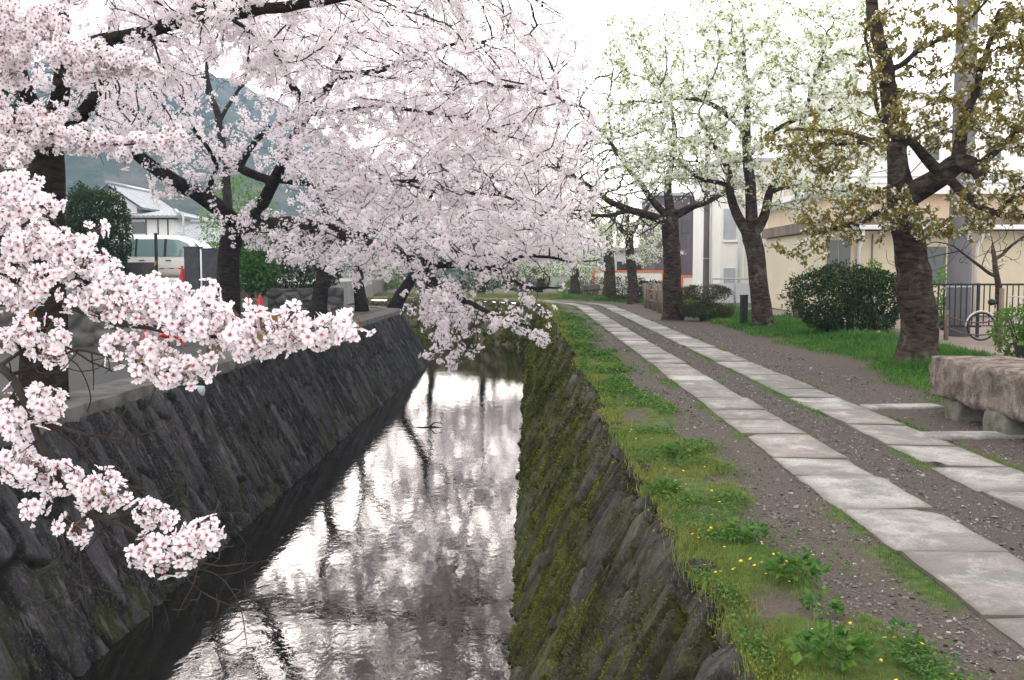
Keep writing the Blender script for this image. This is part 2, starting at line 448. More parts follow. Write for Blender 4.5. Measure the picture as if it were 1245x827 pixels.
wr, WR = wall('canal_wall', 'mossy slanted stone canal wall below the grassy path edge', DT, DB, -1, M_WALL_R, 31, (0.27, 0.62), 0.03, 0.10, 1)
wl, WL = wall('canal_wall', 'dark streaked stone canal wall below the gravel lane', LT, LB, 1, M_WALL_L, 77, (0.26, 1.0), 0.0, 0.05, 0)
# its capping kerb and the narrow footing at the water
n = Nd('kerb_concrete'); v = n.coord()
M_KERB = n.pbr(n.mix(n.ramp(n.noise(v, 3, 6, 0.65), [(0.4, 0.0), (0.62, 1.0)]), (0.10, 0.093, 0.088), (0.045, 0.043, 0.037)), 0.9, n.bump(n.noise(v, 30, 5, 0.7), 0.5), 0.2)
V, F, D, S = ribbon(np.array([LT - 0.62, LT - 0.60, LT - 0.3, LT + 0.03, LT + 0.05, LT + 0.06]), srange(2, S0 + 30, 0.012, 0.12),
    lambda D, S: np.select([D < LT - 0.61, D > LT + .055], [-0.1, -0.13], 0.035 + 0.02 * (fbm(S * 1.7, D * 4, 0, 3, 3) - 0.5)))
k_ = mk('kerb', V, F, M_KERB); tag(k_, kind='structure')
# ---- right bank: soil, gravel and the grassy verges
SL = [(1.885, 2.44), (2.96, 3.52)]                                  # the two rows of slabs
def grass_mask(d, s):
    q = fbm(s * 0.9, d * 1.6, 0, 41, 4)
    g1 = 1 - sstep(-0.06, 0.16, d - (1.20 + 0.55 * (fbm(s * 0.55, 0, 0, 5, 3) - 0.45) + 0.04 * sstep(14, 30, s) + (q - 0.5) * 0.5))
    g1 = g1 * sstep(0.36, 0.58, fbm(s * 1.9, d * 2.8, 0, 44, 3) + 0.10)
    e2 = sstep(1.66, 1.82, d + 0.35 * (fbm(s * 1.3, 0, 0, 12, 3) - 0.5)) * (1 - sstep(1.86, 1.92, d)) * sstep(0.50, 0.60, fbm(s * 1.5, d * 1.5, 0, 15, 3))
    e3 = sstep(2.84, 2.93, d) * (1 - sstep(2.95, 3.0, d)) * sstep(0.46, 0.6, fbm(s * 1.4, d, 0, 19, 3)) + sstep(2.42, 2.45, d) * (1 - sstep(2.46, 2.52, d)) * sstep(0.56, 0.64, fbm(s * 1.6, d, 0, 23, 3))
    e4 = sstep(3.5, 3.53, d) * (1 - sstep(3.56, 3.64, d)) * sstep(0.46, 0.6, fbm(s * 1.3, d, 0, 29, 3))
    b = 4.25 + 0.85 * sstep(9.5, 16, s) - 0.35 * sstep(20, 34, s) + (q - 0.5) * 0.9
    b = b + 1.6 * (1 - sstep(8.6, 10.4, s))
    g5 = sstep(0.0, 0.35, d - b) * (1 - sstep(7.2, 7.5, d + (q - .5) * .5)) * sstep(0.22, 0.42, fbm(s * 1.4, d * 1.4, 0, 52, 3) + 0.1)
    return np.clip(g1, 0, 1), np.clip(e2 + e3 + e4, 0, 1), np.clip(g5, 0, 1)
def bank_z(d, s):
    a, e, g = grass_mask(d, s)
    z = 0.022 * (fbm(s * 1.3, d * 1.3, 0, 60, 4) - 0.5) + 0.010 * (fbm(s * 9, d * 9, 0, 61, 3) - 0.5)
    z = z + 0.035 * a + 0.012 * e + 0.05 * g - 0.05 * (1 - sstep(DT - 0.02, DT + 0.22, d))
    for lo, hi in SL:
        z = np.where((d > lo - 0.02) & (d < hi + 0.02), np.minimum(z, 0.0), z)
    return z
ds = np.unique(np.concatenate([np.linspace(DT - 0.04, 1.9, 28), np.linspace(1.9, 2.5, 8), np.linspace(2.5, 3.0, 14), np.linspace(3.0, 3.6, 8), np.linspace(3.6, 7.7, 60)]))
V, F, D, S = ribbon(ds, srange(2.0, S0 + 60, 0.0085, 0.035), bank_z)
ga, ge, gg = grass_mask(D, S)
n = Nd('path_soil'); v = n.coord()
fine = n.noise(v, 55, 4, 0.7)
dirt = n.ramp(fine, [(0.3, (0.04, 0.030, 0.024)), (0.5, (0.088, 0.068, 0.056)), (0.66, (0.125, 0.10, 0.085)), (0.78, (0.25, 0.225, 0.205))])
dirt = n.mix(n.ramp(n.noise(v, 1.1, 6, 0.6), [(0.35, 0.55), (0.65, 0.0)]), dirt, (0.085, 0.07, 0.062))
dirt = n.mix(n.math('MULTIPLY', n.attr('mid'), 0.55), dirt, (0.066, 0.058, 0.054))
sod = n.ramp(n.noise(v, 14, 5, 0.65), [(0.3, (0.03, 0.05, 0.010)), (0.55, (0.065, 0.10, 0.018)), (0.8, (0.17, 0.165, 0.055))])
gf = n.math('MULTIPLY', n.attr('g'), n.ramp(n.noise(v, 22, 4, 0.7), [(0.25, 0.55), (0.5, 1.0)]))
M_PATH = n.pbr(n.mix(gf, dirt, sod), 0.95, n.bump(n.math('ADD', fine, n.noise(v, 130, 3, 0.6)), 0.55, 0.02), 0.15)
path = tag(mk('path', V, F, M_PATH, attrs={'g': np.clip(ga + ge + gg, 0, 1).ravel(), 'mid': ((D > 2.44) & (D < 2.96)).astype(float).ravel()}), kind='structure')

# ---- the two rows of old tram-bed slabs
def slab_row(lo, hi, seed):
    r = np.random.default_rng(seed)
    Vs, Fs, A, B, nV = [], [], [], [], 0
    s = 1.2
    while s < S0 + 55:
        ln = r.uniform(0.62, 1.12)
        if seed == 3 and 3.9 < s < 5.2: ln = 0.95
        k = 13 if s < 20 else 5
        u = np.linspace(0, 1, k); U, W = np.meshgrid(u, u)
        gap = r.uniform(0.006, 0.016)
        sk = r.uniform(-0.05, 0.05)
        jl, jr = r.uniform(-0.02, 0.015), r.uniform(-0.015, 0.02)
        d = lo + jl + (hi - lo + jr - jl) * U
        q = s + gap + (ln - 2 * gap) * W + sk * (U - 0.5)
        edge = (np.minimum(np.minimum(U, 1 - U), np.minimum(W, 1 - W)))
        onE = edge < 1e-6
        d = d + np.where((U < 1e-6) | (U > 1 - 1e-6), 0.028 * (fbm(q * 5, d * 0 + seed + U * 9, 0, 7, 3) - 0.5), 0)
        q = q + np.where((W < 1e-6) | (W > 1 - 1e-6), 0.02 * (fbm(d * 6, q * 0 + s + W * 7, 0, 9, 3) - 0.5), 0)
        if r.random() < 0.3:                                          # a broken corner
            cu, cw = r.integers(0, 2), r.integers(0, 2)
            dist = np.hypot((U - cu) * 0.55, (W - cw) * ln)
            pull = np.clip(0.13 - dist, 0, 0.13) * r.uniform(0.3, 0.9)
            d = d - (2 * cu - 1) * pull; q = q - (2 * cw - 1) * pull
        z = 0.020 + r.uniform(-0.008, 0.008) + 0.010 * (fbm(d * 4, q * 4, 0, seed, 3) - 0.5) + r.uniform(-0.01, 0.01) * (U - .5) + r.uniform(-0.01, 0.01) * (W - .5)
        z = z - np.where(onE, 0.007, 0)
        x, y = bend(d, q)
        top = np.stack([x, y, z], -1).reshape(-1, 3)
        i = np.arange(k - 1)[:, None] * k + np.arange(k - 1)[None]
        F = [np.stack([i, i + 1, i + k + 1, i + k], -1).reshape(-1, 4)]
        ring = np.concatenate([np.arange(k), np.arange(1, k) * k + k - 1, (k * k - 2 - np.arange(k - 1)), (np.arange(k - 2, 0, -1) * k)])
        low = top[ring].copy(); low[:, 2] = -0.06
        m = len(ring); j = np.arange(m)
        F.append(np.stack([k * k + j, k * k + (j + 1) % m, ring[(j + 1) % m], ring[j]], -1))
        Vs.append(np.concatenate([top, low])); Fs.append(np.concatenate(F) + nV); nV += len(top) + m
        A.append(np.full(len(top) + m, r.random())); B.append(np.concatenate([edge.ravel(), np.zeros(m)]))
        s += ln
    return np.concatenate(Vs), np.concatenate(Fs), np.concatenate(A), np.concatenate(B)
n = Nd('granite_slab'); v = n.coord()
base = n.ramp(n.attr('r'), [(0.0, (0.14, 0.132, 0.125)), (0.25, (0.23, 0.22, 0.205)), (0.5, (0.27, 0.225, 0.208)), (0.75, (0.33, 0.315, 0.29)), (1.0, (0.44, 0.42, 0.39))])
off = n.n('ShaderNodeVectorMath', {0: v, 1: n.n('ShaderNodeCombineXYZ', {'Z': n.math('MULTIPLY', n.attr('r'), 40.0)}).outputs[0]}, operation='ADD').outputs[0]
base = n.mix(n.ramp(n.noise(off, 1.7, 6, 0.62, 0.5), [(0.46, 0.0), (0.53, 0.65), (0.75, 0.85)]), base, (0.15, 0.145, 0.135))
base = n.mix(n.ramp(n.noise(off, 3.4, 6, 0.7, 0.8), [(0.50, 0.0), (0.68, 0.6)]), base, (0.52, 0.50, 0.47))
base = n.mix(n.ramp(n.noise(v, 70, 5, 0.8), [(0.36, 0.75), (0.50, 0.0)]), base, (0.10, 0.094, 0.088))
base = n.mix(n.ramp(n.noise(off, 13, 6, 0.8), [(0.54, 0.0), (0.66, 0.5)]), base, (0.14, 0.13, 0.118))
base = n.mix(n.ramp(n.attr('e'), [(0.0, 0.75), (0.05, 0.35), (0.20, 0.0)]), base, (0.12, 0.105, 0.085))
base = n.mix(n.ramp(n.noise(v, 2.6, 7, 0.75), [(0.5, 0.0), (0.72, 0.55)]), base, (0.13, 0.118, 0.10))
M_SLAB = n.pbr(base, 0.8, n.bump(n.math('ADD', n.noise(off, 9, 5, 0.65), n.math('MULTIPLY', n.noise(v, 60, 5, 0.75), 0.6)), 0.6, 0.02), 0.2)
for k, (lo, hi) in enumerate(SL):
    V, F, a, e = slab_row(lo, hi, 3 + 5 * k)
    tag(mk('path', V, F, M_SLAB, attrs={'r': a, 'e': e}, smooth=False), kind='structure')

# ---- pavement beyond the right verge, gravel lane on the left bank
n = Nd('brown_pavement'); v = n.coord()
M_PAVE = n.pbr(n.mix(n.noise(v, 1.5, 6), (0.17, 0.132, 0.108), (0.25, 0.20, 0.17)), 0.9, n.bump(n.noise(v, 60, 4), 0.2), 0.2)
V, F, D, S = ribbon(np.linspace(7.35, 40, 8), np.linspace(2, S0, 8), -0.03)
tag(mk('pavement', V, F, M_PAVE), kind='structure')
n = Nd('lane_gravel'); v = n.coord()
M_LANE = n.pbr(n.mix(n.ramp(n.noise(v, 1.2, 6), [(.4, 0.), (.6, 1.)]), n.ramp(n.noise(v, 38, 4, 0.7), [(0.3, 0.015), (0.6, 0.055), (0.75, 0.12)]), (0.045, 0.041, 0.039)), 0.9, n.bump(n.noise(v, 40, 4), 0.6, 0.03), 0.25)
V, F, D, S = ribbon(np.linspace(-15.9, LT - 0.55, 40), srange(2, S0 + 20, 0.02, 0.2), lambda D, S: 0.0 + 0.03 * (fbm(D, S, 0, 70, 4) - 0.5))
tag(mk('lane', V, F, M_LANE), kind='structure')

# ---- scattering helpers (also used for leaves and blossom)
def frames(nrm, r, spin=None):
    nrm = nrm / (np.linalg.norm(nrm, axis=1, keepdims=True) + 1e-9)
    a = np.where(np.abs(nrm[:, 2:3]) < 0.9, np.array([[0, 0, 1.0]]), np.array([[1.0, 0, 0]]))
    x = np.cross(a, nrm); x /= np.linalg.norm(x, axis=1, keepdims=True) + 1e-9
    y = np.cross(nrm, x)
    t = r.uniform(0, 2 * math.pi, len(nrm)) if spin is None else spin
    c, s = np.cos(t)[:, None], np.sin(t)[:, None]
    return x * c + y * s, y * c - x * s, nrm
def stamp(T, F, pos, ax, ay, az, size):
    size = np.asarray(size, float); 
    if size.ndim == 1: size = np.repeat(size[:, None], 3, 1)
    V = pos[:, None] + T[None, :, 0:1] * (ax * size[:, 0:1])[:, None] + T[None, :, 1:2] * (ay * size[:, 1:2])[:, None] + T[None, :, 2:3] * (az * size[:, 2:3])[:, None]
    N, k = len(pos), len(T)
    o = (np.arange(N) * k)[:, None, None]
    return V.reshape(-1, 3), [(f[None] + o).reshape(-1, f.shape[1]) for f in F]
def blades(pos, h, w, lean, r):
    """grass blades: a bent strip of one quad and one triangle"""
    N = len(pos); t = r.uniform(0, 2 * math.pi, N)
    dx = np.stack([np.cos(t), np.sin(t), np.zeros(N)], 1)
    side = np.stack([-np.sin(t), np.cos(t), np.zeros(N)], 1) * (w / 2)[:, None]
    up = np.array([[0, 0, 1.0]])
    b = pos - up * 0.01
    mid = pos + up * (h * 0.55)[:, None] + dx * (h * lean * 0.3)[:, None]
    tip = pos + up * (h * (1.0 - 0.3 * lean))[:, None] + dx * (h * lean)[:, None]
    V = np.stack([b - side, b + side, mid + side * 0.8, mid - side * 0.8, tip], 1).reshape(-1, 3)
    o = (np.arange(N) * 5)[:, None]
    return V, [np.concatenate([o, o + 1, o + 2, o + 3], 1), np.concatenate([o + 3, o + 2, o + 4], 1)]
LEAF_T = np.array([(0, 0, 0), (-0.32, 0.5, 0.10), (0, 0.52, -0.03), (0.32, 0.5, 0.10), (0, 1, -0.10)])
LEAF_F = [np.array([(0, 3, 4, 2), (0, 2, 4, 1)])]
M_GRASS = m_leaf('grass_blade', (0.035, 0.115, 0.016), (0.075, 0.19, 0.026), (0.19, 0.21, 0.05), 0.45, 0.5)
M_WEED = m_leaf('weed_leaf', (0.03, 0.085, 0.018), (0.06, 0.15, 0.025), (0.11, 0.2, 0.03), 0.35, 0.4)
M_MOSS = m_leaf('moss', (0.05, 0.06, 0.008), (0.15, 0.165, 0.018), (0.30, 0.29, 0.04), 0.35)

def cand(dlo, dhi, slo, shi, n, r):
    s = slo * (shi / slo) ** r.random(n)                             # thinner with distance
    return r.uniform(dlo, dhi, n), s
r = np.random.default_rng(4)
P, H, Wd = [], [], []
d, s = cand(DT - 0.03, 1.75, 2.6, 46, 150000, r)                      # canal-side verge
ga, ge, gg = grass_mask(d, s)
k = r.random(len(d)) < ga * (0.10 + 0.9 * sstep(0.42, 0.60, fbm(s * 1.9, d * 2.6, 0, 91, 3)))
d, s = d[k], s[k]; x, y = bend(d, s)
P.append(np.stack([x, y, bank_z(d, s)], 1)); H.append(r.uniform(0.018, 0.05, len(d)) * (0.6 + 1.4 * sstep(0.45, 0.75, fbm(s * 1.3, d * 2, 0, 95, 3)))); Wd.append(np.maximum(0.0028, 0.0006 * s) * r.uniform(.7, 1.4, len(d)))
d, s = cand(1.55, 3.7, 2.6, 46, 160000, r)                            # moss and grass along the slabs
ga, ge, gg = grass_mask(d, s)
k = r.random(len(d)) < ge * 0.8
d, s = d[k], s[k]; x, y = bend(d, s)
P.append(np.stack([x, y, bank_z(d, s)], 1)); H.append(r.uniform(0.010, 0.032, len(d))); Wd.append(np.maximum(0.0026, 0.0006 * s) * r.uniform(.7, 1.4, len(d)))
d, s = cand(4.0, 7.7, 6, 60, 150000, r)                               # right verge
ga, ge, gg = grass_mask(d, s)
k = r.random(len(d)) < gg
d, s = d[k], s[k]; x, y = bend(d, s)
tall = sstep(0.5, 0.7, fbm(s * 0.7, d * 0.9, 0, 97, 3)) + 0.8 * sstep(5.2, 6.4, d)
P.append(np.stack([x, y, bank_z(d, s)], 1)); H.append(r.uniform(0.03, 0.09, len(d)) * (0.8 + 1.5 * tall)); Wd.append(np.maximum(0.004, 0.0008 * s) * r.uniform(.7, 1.4, len(d)))
s = 2.6 * (62 / 2.6) ** r.random(15000); d = DT + r.normal(0.02, 0.05, len(s))   # the fringe along the edge
k = (fbm(s * 1.9, 0, 0, 99, 3) > 0.44) | (s > 26); d, s = d[k], s[k]; x, y = bend(d, s)
P.append(np.stack([x, y, bank_z(np.maximum(d, DT), s) + 0.0], 1)); H.append(r.uniform(0.02, 0.06, len(d)) * (1 + 2.2 * sstep(24, 40, s))); Wd.append(np.maximum(0.003, 0.0007 * s) * r.uniform(.7, 1.4, len(d)))
d, s = cand(LT - 1.2, LT - 0.55, 5, 45, 9000, r)                      # tufts behind the left kerb
k = fbm(s * 0.9, d, 0, 93, 3) > 0.6
d, s = d[k], s[k]; x, y = bend(d, s)
P.append(np.stack([x, y, np.zeros(len(d))], 1)); H.append(r.uniform(0.03, 0.1, len(d))); Wd.append(np.full(len(d), 0.008))
P, H, Wd = map(np.concatenate, (P, H, Wd))
V, F = blades(P, H, Wd, r.uniform(0.2, 1.0, len(P)), r)
patch = fbm(P[:, 1] * 0.8, P[:, 0] * 1.2, 0, 98, 3)
rr = np.clip(0.25 + 1.5 * (patch - 0.4) + r.normal(0, 0.2, len(P)) + 0.35 * (P[:, 0] < 1.6), 0, 1)
rr = np.where(P[:, 0] > 3.9, 0.15 + rr * 0.6, rr)
rr = np.where((P[:, 1] > 24) & (P[:, 0] < 1.0), np.clip(rr + 0.5, 0, 1), rr)
tag(mk('grass', V, F, M_GRASS, attrs={'r': np.repeat(rr, 5)}), kind='stuff')

# low broad-leaved ground cover in the verges
d, s = cand(DT - 0.02, 1.6, 2.8, 34, 70000, r)
ga, ge, gg = grass_mask(d, s)
k = (fbm(s * 1.7, d * 2.6, 0, 120, 3) > 0.50) & (r.random(len(d)) < ga + 0.15)
d, s = d[k], s[k]
d2, s2 = cand(4.6, 7.4, 8, 50, 14000, r)
k = (fbm(s2 * 0.8, d2 * 1.2, 0, 121, 3) > 0.5) & (r.random(len(d2)) < grass_mask(d2, s2)[2])
d, s = np.concatenate([d, d2[k]]), np.concatenate([s, s2[k]])
x, y = bend(d, s)
pos = np.stack([x, y, bank_z(d, s) + r.uniform(0.005, 0.05, len(d))], 1)
nv = r.normal(0, 0.45, (len(d), 3)); nv[:, 2] = 1
ax, ay, az = frames(nv, r)
V, F = stamp(LEAF_T, LEAF_F, pos, ax, ay, az, np.maximum(0.016, 0.0022 * s) * r.uniform(0.7, 1.6, len(d)))
tag(mk('ground_cover', V, F, M_WEED, attrs={'r': np.repeat(r.random(len(d)), 5)}), kind='stuff')
# dandelions and petals on the verge
d, s = cand(DT + 0.02, 1.45, 3.0, 20, 150, r)
k = r.random(len(d)) < grass_mask(d, s)[0]; d, s = d[k], s[k]; x, y = bend(d, s)
t = np.linspace(0, 2 * math.pi, 7)[:-1]
T = np.concatenate([np.stack([np.cos(t), np.sin(t), 0.25 + 0 * t], 1), [[0, 0, 0.45], [0, 0, 0]]]); jj = np.arange(6)
DF = [np.concatenate([np.stack([jj, (jj + 1) % 6, np.full(6, 6)], 1), np.stack([(jj + 1) % 6, jj, np.full(6, 7)], 1)])]
nv = r.normal(0, 0.3, (len(d), 3)); nv[:, 2] = 1
V, F = stamp(T, DF, np.stack([x, y, bank_z(d, s) + r.uniform(.025, .06, len(d))], 1), *frames(nv, r), r.uniform(0.006, 0.011, len(d)))
tag(mk('yellow_flowers', V, F, m_noise('dandelion', (0.55, 0.42, 0.02), (0.7, 0.55, 0.03))), kind='stuff')
# fallen petals
d = np.concatenate([r.uniform(DT, 4.6, 120)]); s = 2.8 * (30 / 2.8) ** r.random(120); x, y = bend(d, s)
nv = r.normal(0, 0.25, (len(d), 3)); nv[:, 2] = 1
z0 = bank_z(d, s) + 0.012
for lo, hi in SL: z0 = np.where((d > lo) & (d < hi), 0.047, z0)
V, F = stamp(LEAF_T, LEAF_F, np.stack([x, y, z0], 1), *frames(nv, r), r.uniform(0.009, 0.014, len(d)))
tag(mk('fallen_petals', V, F, m_noise('fallen_petal', (0.7, 0.62, 0.62), (0.8, 0.74, 0.74))), kind='stuff')
# moss tufts on the mossy wall and on its crest
x, y, z, S, W, cid, e = WR
kk = r.integers(0, x.size, 220000)
X, Y, Z, Sx, Wx, ex = [q.ravel()[kk] for q in (x, y, z, S, W, e)]
mo = sstep(0.46, 0.6, fbm(Sx * 1.4, Wx * 4, 0, 130, 4)) * (0.15 + 0.85 * sstep(0.05, 0.4, Wx)) + 0.5 * (ex < 0.12)
k = (r.random(len(X)) < mo) & (Sx > 3)
pos = np.stack([X, Y, Z], 1)[k]
nv = np.array([[-0.75, -0.1, 0.55]]) + r.normal(0, 0.45, (len(pos), 3))
ax, ay, az = frames(nv, r)
V, F = stamp(LEAF_T, LEAF_F, pos, ax, az, ay, np.maximum(0.013, 0.0024 * Sx[k]) * r.uniform(.6, 1.5, len(pos)))
tone = np.clip(fbm(Sx[k] * 2.2, Wx[k] * 5, 0, 133, 3) * 1.5 - 0.55 + r.normal(0, .12, len(pos)), 0, 0.8)
tag(mk('moss', V, F, M_MOSS, attrs={'r': np.repeat(tone, 5)}), kind='stuff')
s = 2.8 * (34 / 2.8) ** r.random(9000); k = fbm(s * 2.1, 0, 0, 140, 3) > 0.5; s = s[k]
d = DT + r.normal(0.02, 0.045, len(s)); x, y = bend(d, s)
pos = np.stack([x, y, bank_z(np.maximum(d, DT), s) + r.uniform(-0.05, 0.03, len(s))], 1)
nv = np.array([[-0.3, 0, 0.9]]) + r.normal(0, 0.5, (len(pos), 3)); ax, ay, az = frames(nv, r)
V, F = stamp(LEAF_T, LEAF_F, pos, ax, az, ay, np.maximum(0.012, 0.0016 * s) * r.uniform(.6, 1.5, len(pos)))
tag(mk('moss', V, F, M_MOSS, attrs={'r': np.repeat(np.clip(r.normal(0.75, .2, len(pos)), 0, 1), 5)}), kind='stuff')
# loose gravel
OCT = np.array([(1, 0, 0), (0, 1, 0), (-1, 0, 0), (0, -1, 0), (0, 0, 0.7), (0, 0, -0.7)], float)
OCF = [np.array([(0, 1, 4), (1, 2, 4), (2, 3, 4), (3, 0, 4), (1, 0, 5), (2, 1, 5), (3, 2, 5), (0, 3, 5)])]
d, s = cand(1.2, 4.6, 2.6, 26, 60000, r)
ga, ge, gg = grass_mask(d, s)
on = np.zeros(len(d), bool)
for lo, hi in SL: on |= (d > lo - 0.01) & (d < hi + 0.01)
k = ~on & (r.random(len(d)) < (1 - np.clip(ga + ge + gg, 0, 1)) * (0.25 + 0.75 * sstep(.4, .6, fbm(s * 1.2, d * 1.8, 0, 150, 3)) + 0.5 * ((d > 2.44) & (d < 2.96))))
d, s = d[k], s[k]; x, y = bend(d, s)
sz = np.exp(r.normal(math.log(0.0052), 0.42, len(d))) * (1 + 0.03 * s)
sz3 = np.stack([sz * r.uniform(.7, 1.4, len(d)), sz * r.uniform(.7, 1.4, len(d)), sz * r.uniform(.5, 1.0, len(d))], 1)
nv = r.normal(0, 0.5, (len(d), 3)); nv[:, 2] = 1
V, F = stamp(OCT, OCF, np.stack([x, y, bank_z(d, s) + sz * 0.2], 1), *frames(nv, r), sz3)
V = V + r.normal(0, 1, V.shape) * np.repeat(sz, 6)[:, None] * 0.18
n = Nd('gravel_stone'); M_GRAVEL = n.pbr(n.ramp(n.attr('r'), [(0, (0.055, 0.05, 0.05)), (0.6, (0.13, 0.115, 0.107)), (0.93, (0.20, 0.185, 0.175)), (1, (0.36, 0.34, 0.32))]), 0.85)
tag(mk('gravel', V, F, M_GRAVEL, attrs={'r': np.repeat(r.random(len(d)), 6)}, smooth=False), kind='stuff')

# ====================================================================== TREES
def catmull(P, R, step):
    P = np.asarray(P, float); R = np.asarray(R, float)
    if len(P) == 2:
        P = np.array([P[0], (P[0] + P[1]) / 2, P[1]]); R = np.array([R[0], (R[0] + R[1]) / 2, R[1]])
    Q = np.concatenate([[2 * P[0] - P[1]], P, [2 * P[-1] - P[-2]]])
    out, rad = [], []
    for i in range(len(P) - 1):
        a, b, c, d = Q[i:i + 4]
        n = max(2, int(np.linalg.norm(c - b) / step + 0.5))
        for t in np.arange(n) / n:
            out.append(0.5 * (2 * b + (c - a) * t + (2 * a - 5 * b + 4 * c - d) * t * t + (3 * b - a - 3 * c + d) * t ** 3))
            rad.append(R[i] * (1 - t) + R[i + 1] * t)
    out.append(P[-1]); rad.append(R[-1])
    return np.array(out), np.array(rad)
class Tree:
    """limbs drawn by hand, then twigs grown into the space the crown fills"""
    def __init__(s, seed, step=0.2):
        s.r = np.random.default_rng(seed); s.step = step
        s.pos = np.zeros((80000, 3)); s.par = np.full(80000, -1); s.minr = np.zeros(80000); s.free = np.zeros(80000, bool); s.n = 0
        s.main = np.full(80000, -1)
    def limb(s, pts, rough=0.06, bare=0):
        """pts: (px, py, depth, half width in px) -> world"""
        P = np.array([pt(*q[:3]) for q in pts]); R = np.array([q[3] * q[2] / F_PX for q in pts])
        return s.limb_w(P, R, rough, bare)
    def limb_w(s, P, R, rough=0.06, bare=0):
        Q, R = catmull(P, R, s.step)
        if s.n:
            d = np.linalg.norm(s.pos[:s.n] - Q[0], axis=1); par = int(d.argmin())
            if d[par] < s.step * 0.7: Q, R = Q[1:], R[1:]
        else: par = -1
        k = np.arange(len(Q)) * 0.45
        sd = int(s.r.integers(1e6))
        w = np.stack([fbm(k, 0, 0, sd + j, 3) - 0.5 for j in range(3)], 1) * rough * 2
        w *= np.minimum(1, np.arange(len(Q)) / 3.0)[:, None]
        Q = Q + w
        for j in range(len(Q)):
            i = s.n; s.pos[i] = Q[j]; s.par[i] = par; s.minr[i] = R[j]; s.free[i] = j >= bare; s.n += 1
            if par >= 0 and s.main[par] < 0: s.main[par] = i
            par = i
        return s
    def blobs(s, L):
        A = []
        for px, py, D, rx, ry, rd, n in L:
            q = s.r.normal(size=(n, 3)); q /= np.linalg.norm(q, axis=1, keepdims=True); q *= s.r.random(n)[:, None] ** (1 / 2.5)
            A.append(pt(px, py, D) + RT * (q[:, :1] * rx * D / F_PX) + UP * (q[:, 1:2] * ry * D / F_PX) + FW * (q[:, 2:3] * rd))
        return np.concatenate(A)
    def grow(s, A, infl=2.2, kill=0.28, iters=70, droop=-0.05, jit=0.25, minz=-1.5):
        alive = A[:, 2] > minz; near = np.full(len(A), np.inf); idx = np.zeros(len(A), int); cnt = np.zeros(len(s.pos), int)
        lo = 0
        for it in range(iters):
            new = np.arange(lo, s.n); new = new[s.free[new]]; lo = s.n
            for c in range(0, len(new), 1500):
                ix = new[c:c + 1500]
                d = np.sqrt(((A[:, None] - s.pos[ix][None]) ** 2).sum(-1)); j = d.argmin(1); dm = d[np.arange(len(A)), j]
                b = dm < near; near[b] = dm[b]; idx[b] = ix[j[b]]
            alive &= near > kill
            act = np.nonzero(alive & (near < infl))[0]
            if not len(act): break
            dirs = A[act] - s.pos[idx[act]]; dirs /= np.linalg.norm(dirs, axis=1, keepdims=True) + 1e-9
            acc = np.zeros((s.n, 3)); np.add.at(acc, idx[act], dirs)
            g = np.unique(idx[act]); g = g[cnt[g] < 3]
            stuck = np.isin(idx, np.nonzero(cnt[:s.n] >= 3)[0]); near[stuck & alive] = np.minimum(near[stuck & alive], 1e3); alive &= ~stuck | (s.r.random(len(A)) > 0.25)
            if not len(g) or s.n + len(g) > len(s.pos): break
            v = acc[g]; v /= np.linalg.norm(v, axis=1, keepdims=True) + 1e-9
            p0 = s.par[g]; back = np.where(p0[:, None] >= 0, s.pos[g] - s.pos[np.maximum(p0, 0)], 0); back /= np.linalg.norm(back, axis=1, keepdims=True) + 1e-9
            v = v + 0.45 * back + s.r.normal(0, jit, v.shape); v[:, 2] += droop
            v /= np.linalg.norm(v, axis=1, keepdims=True) + 1e-9
            q = s.pos[g] + v * s.step * s.r.uniform(0.8, 1.2, len(g))[:, None]
            m = len(g); ii = np.arange(s.n, s.n + m)
            s.pos[ii] = q; s.par[ii] = g; s.free[ii] = True; cnt[g] += 1; s.n += m
        return s
    def twiglets(s, frac=0.5, ln=0.25, droop=-0.1, maxr=0.02):
        """short side twigs, two nodes each"""
        s.radii()
        c = np.nonzero(s.rad[:s.n] < maxr)[0]; c = c[s.r.random(len(c)) < frac]
        p0 = s.par[c]; c = c[p0 >= 0]; p0 = s.par[c]
        a = s.pos[c] - s.pos[p0]; a /= np.linalg.norm(a, axis=1, keepdims=True) + 1e-9
        v = a * 0.5 + s.r.normal(0, 0.6, a.shape); v[:, 2] += droop; v /= np.linalg.norm(v, axis=1, keepdims=True) + 1e-9
        l = ln * s.r.uniform(0.4, 1.3, len(c))[:, None]
        for k in (0.5, 1.0):
            m = min(len(c), len(s.pos) - s.n); ii = np.arange(s.n, s.n + m)
            s.pos[ii] = s.pos[c[:m]] + v[:m] * l[:m] * 0.5 + s.r.normal(0, 0.012, (m, 3)); s.par[ii] = c[:m]; s.n += m
            c = ii; v, l = v[:m], l[:m]
        return s
    def radii(s, tip=0.0042, expo=0.45):
        cnt = np.zeros(s.n); has = np.zeros(s.n, bool); has[s.par[:s.n][s.par[:s.n] >= 0]] = True
        cnt[~has] = 1
        for i in range(s.n - 1, -1, -1):
            if s.par[i] >= 0: cnt[s.par[i]] += cnt[i]
        s.cnt = cnt
        rad = tip * np.maximum(cnt, 1) ** expo
        for i in range(s.n):                                          # a twig is never thicker than what carries it
            if s.minr[i] > 0: rad[i] = s.minr[i]
            elif s.par[i] >= 0: rad[i] = min(rad[i], 0.92 * rad[s.par[i]] if s.minr[s.par[i]] > 0 else rad[s.par[i]])
        s.rad = rad
        return s
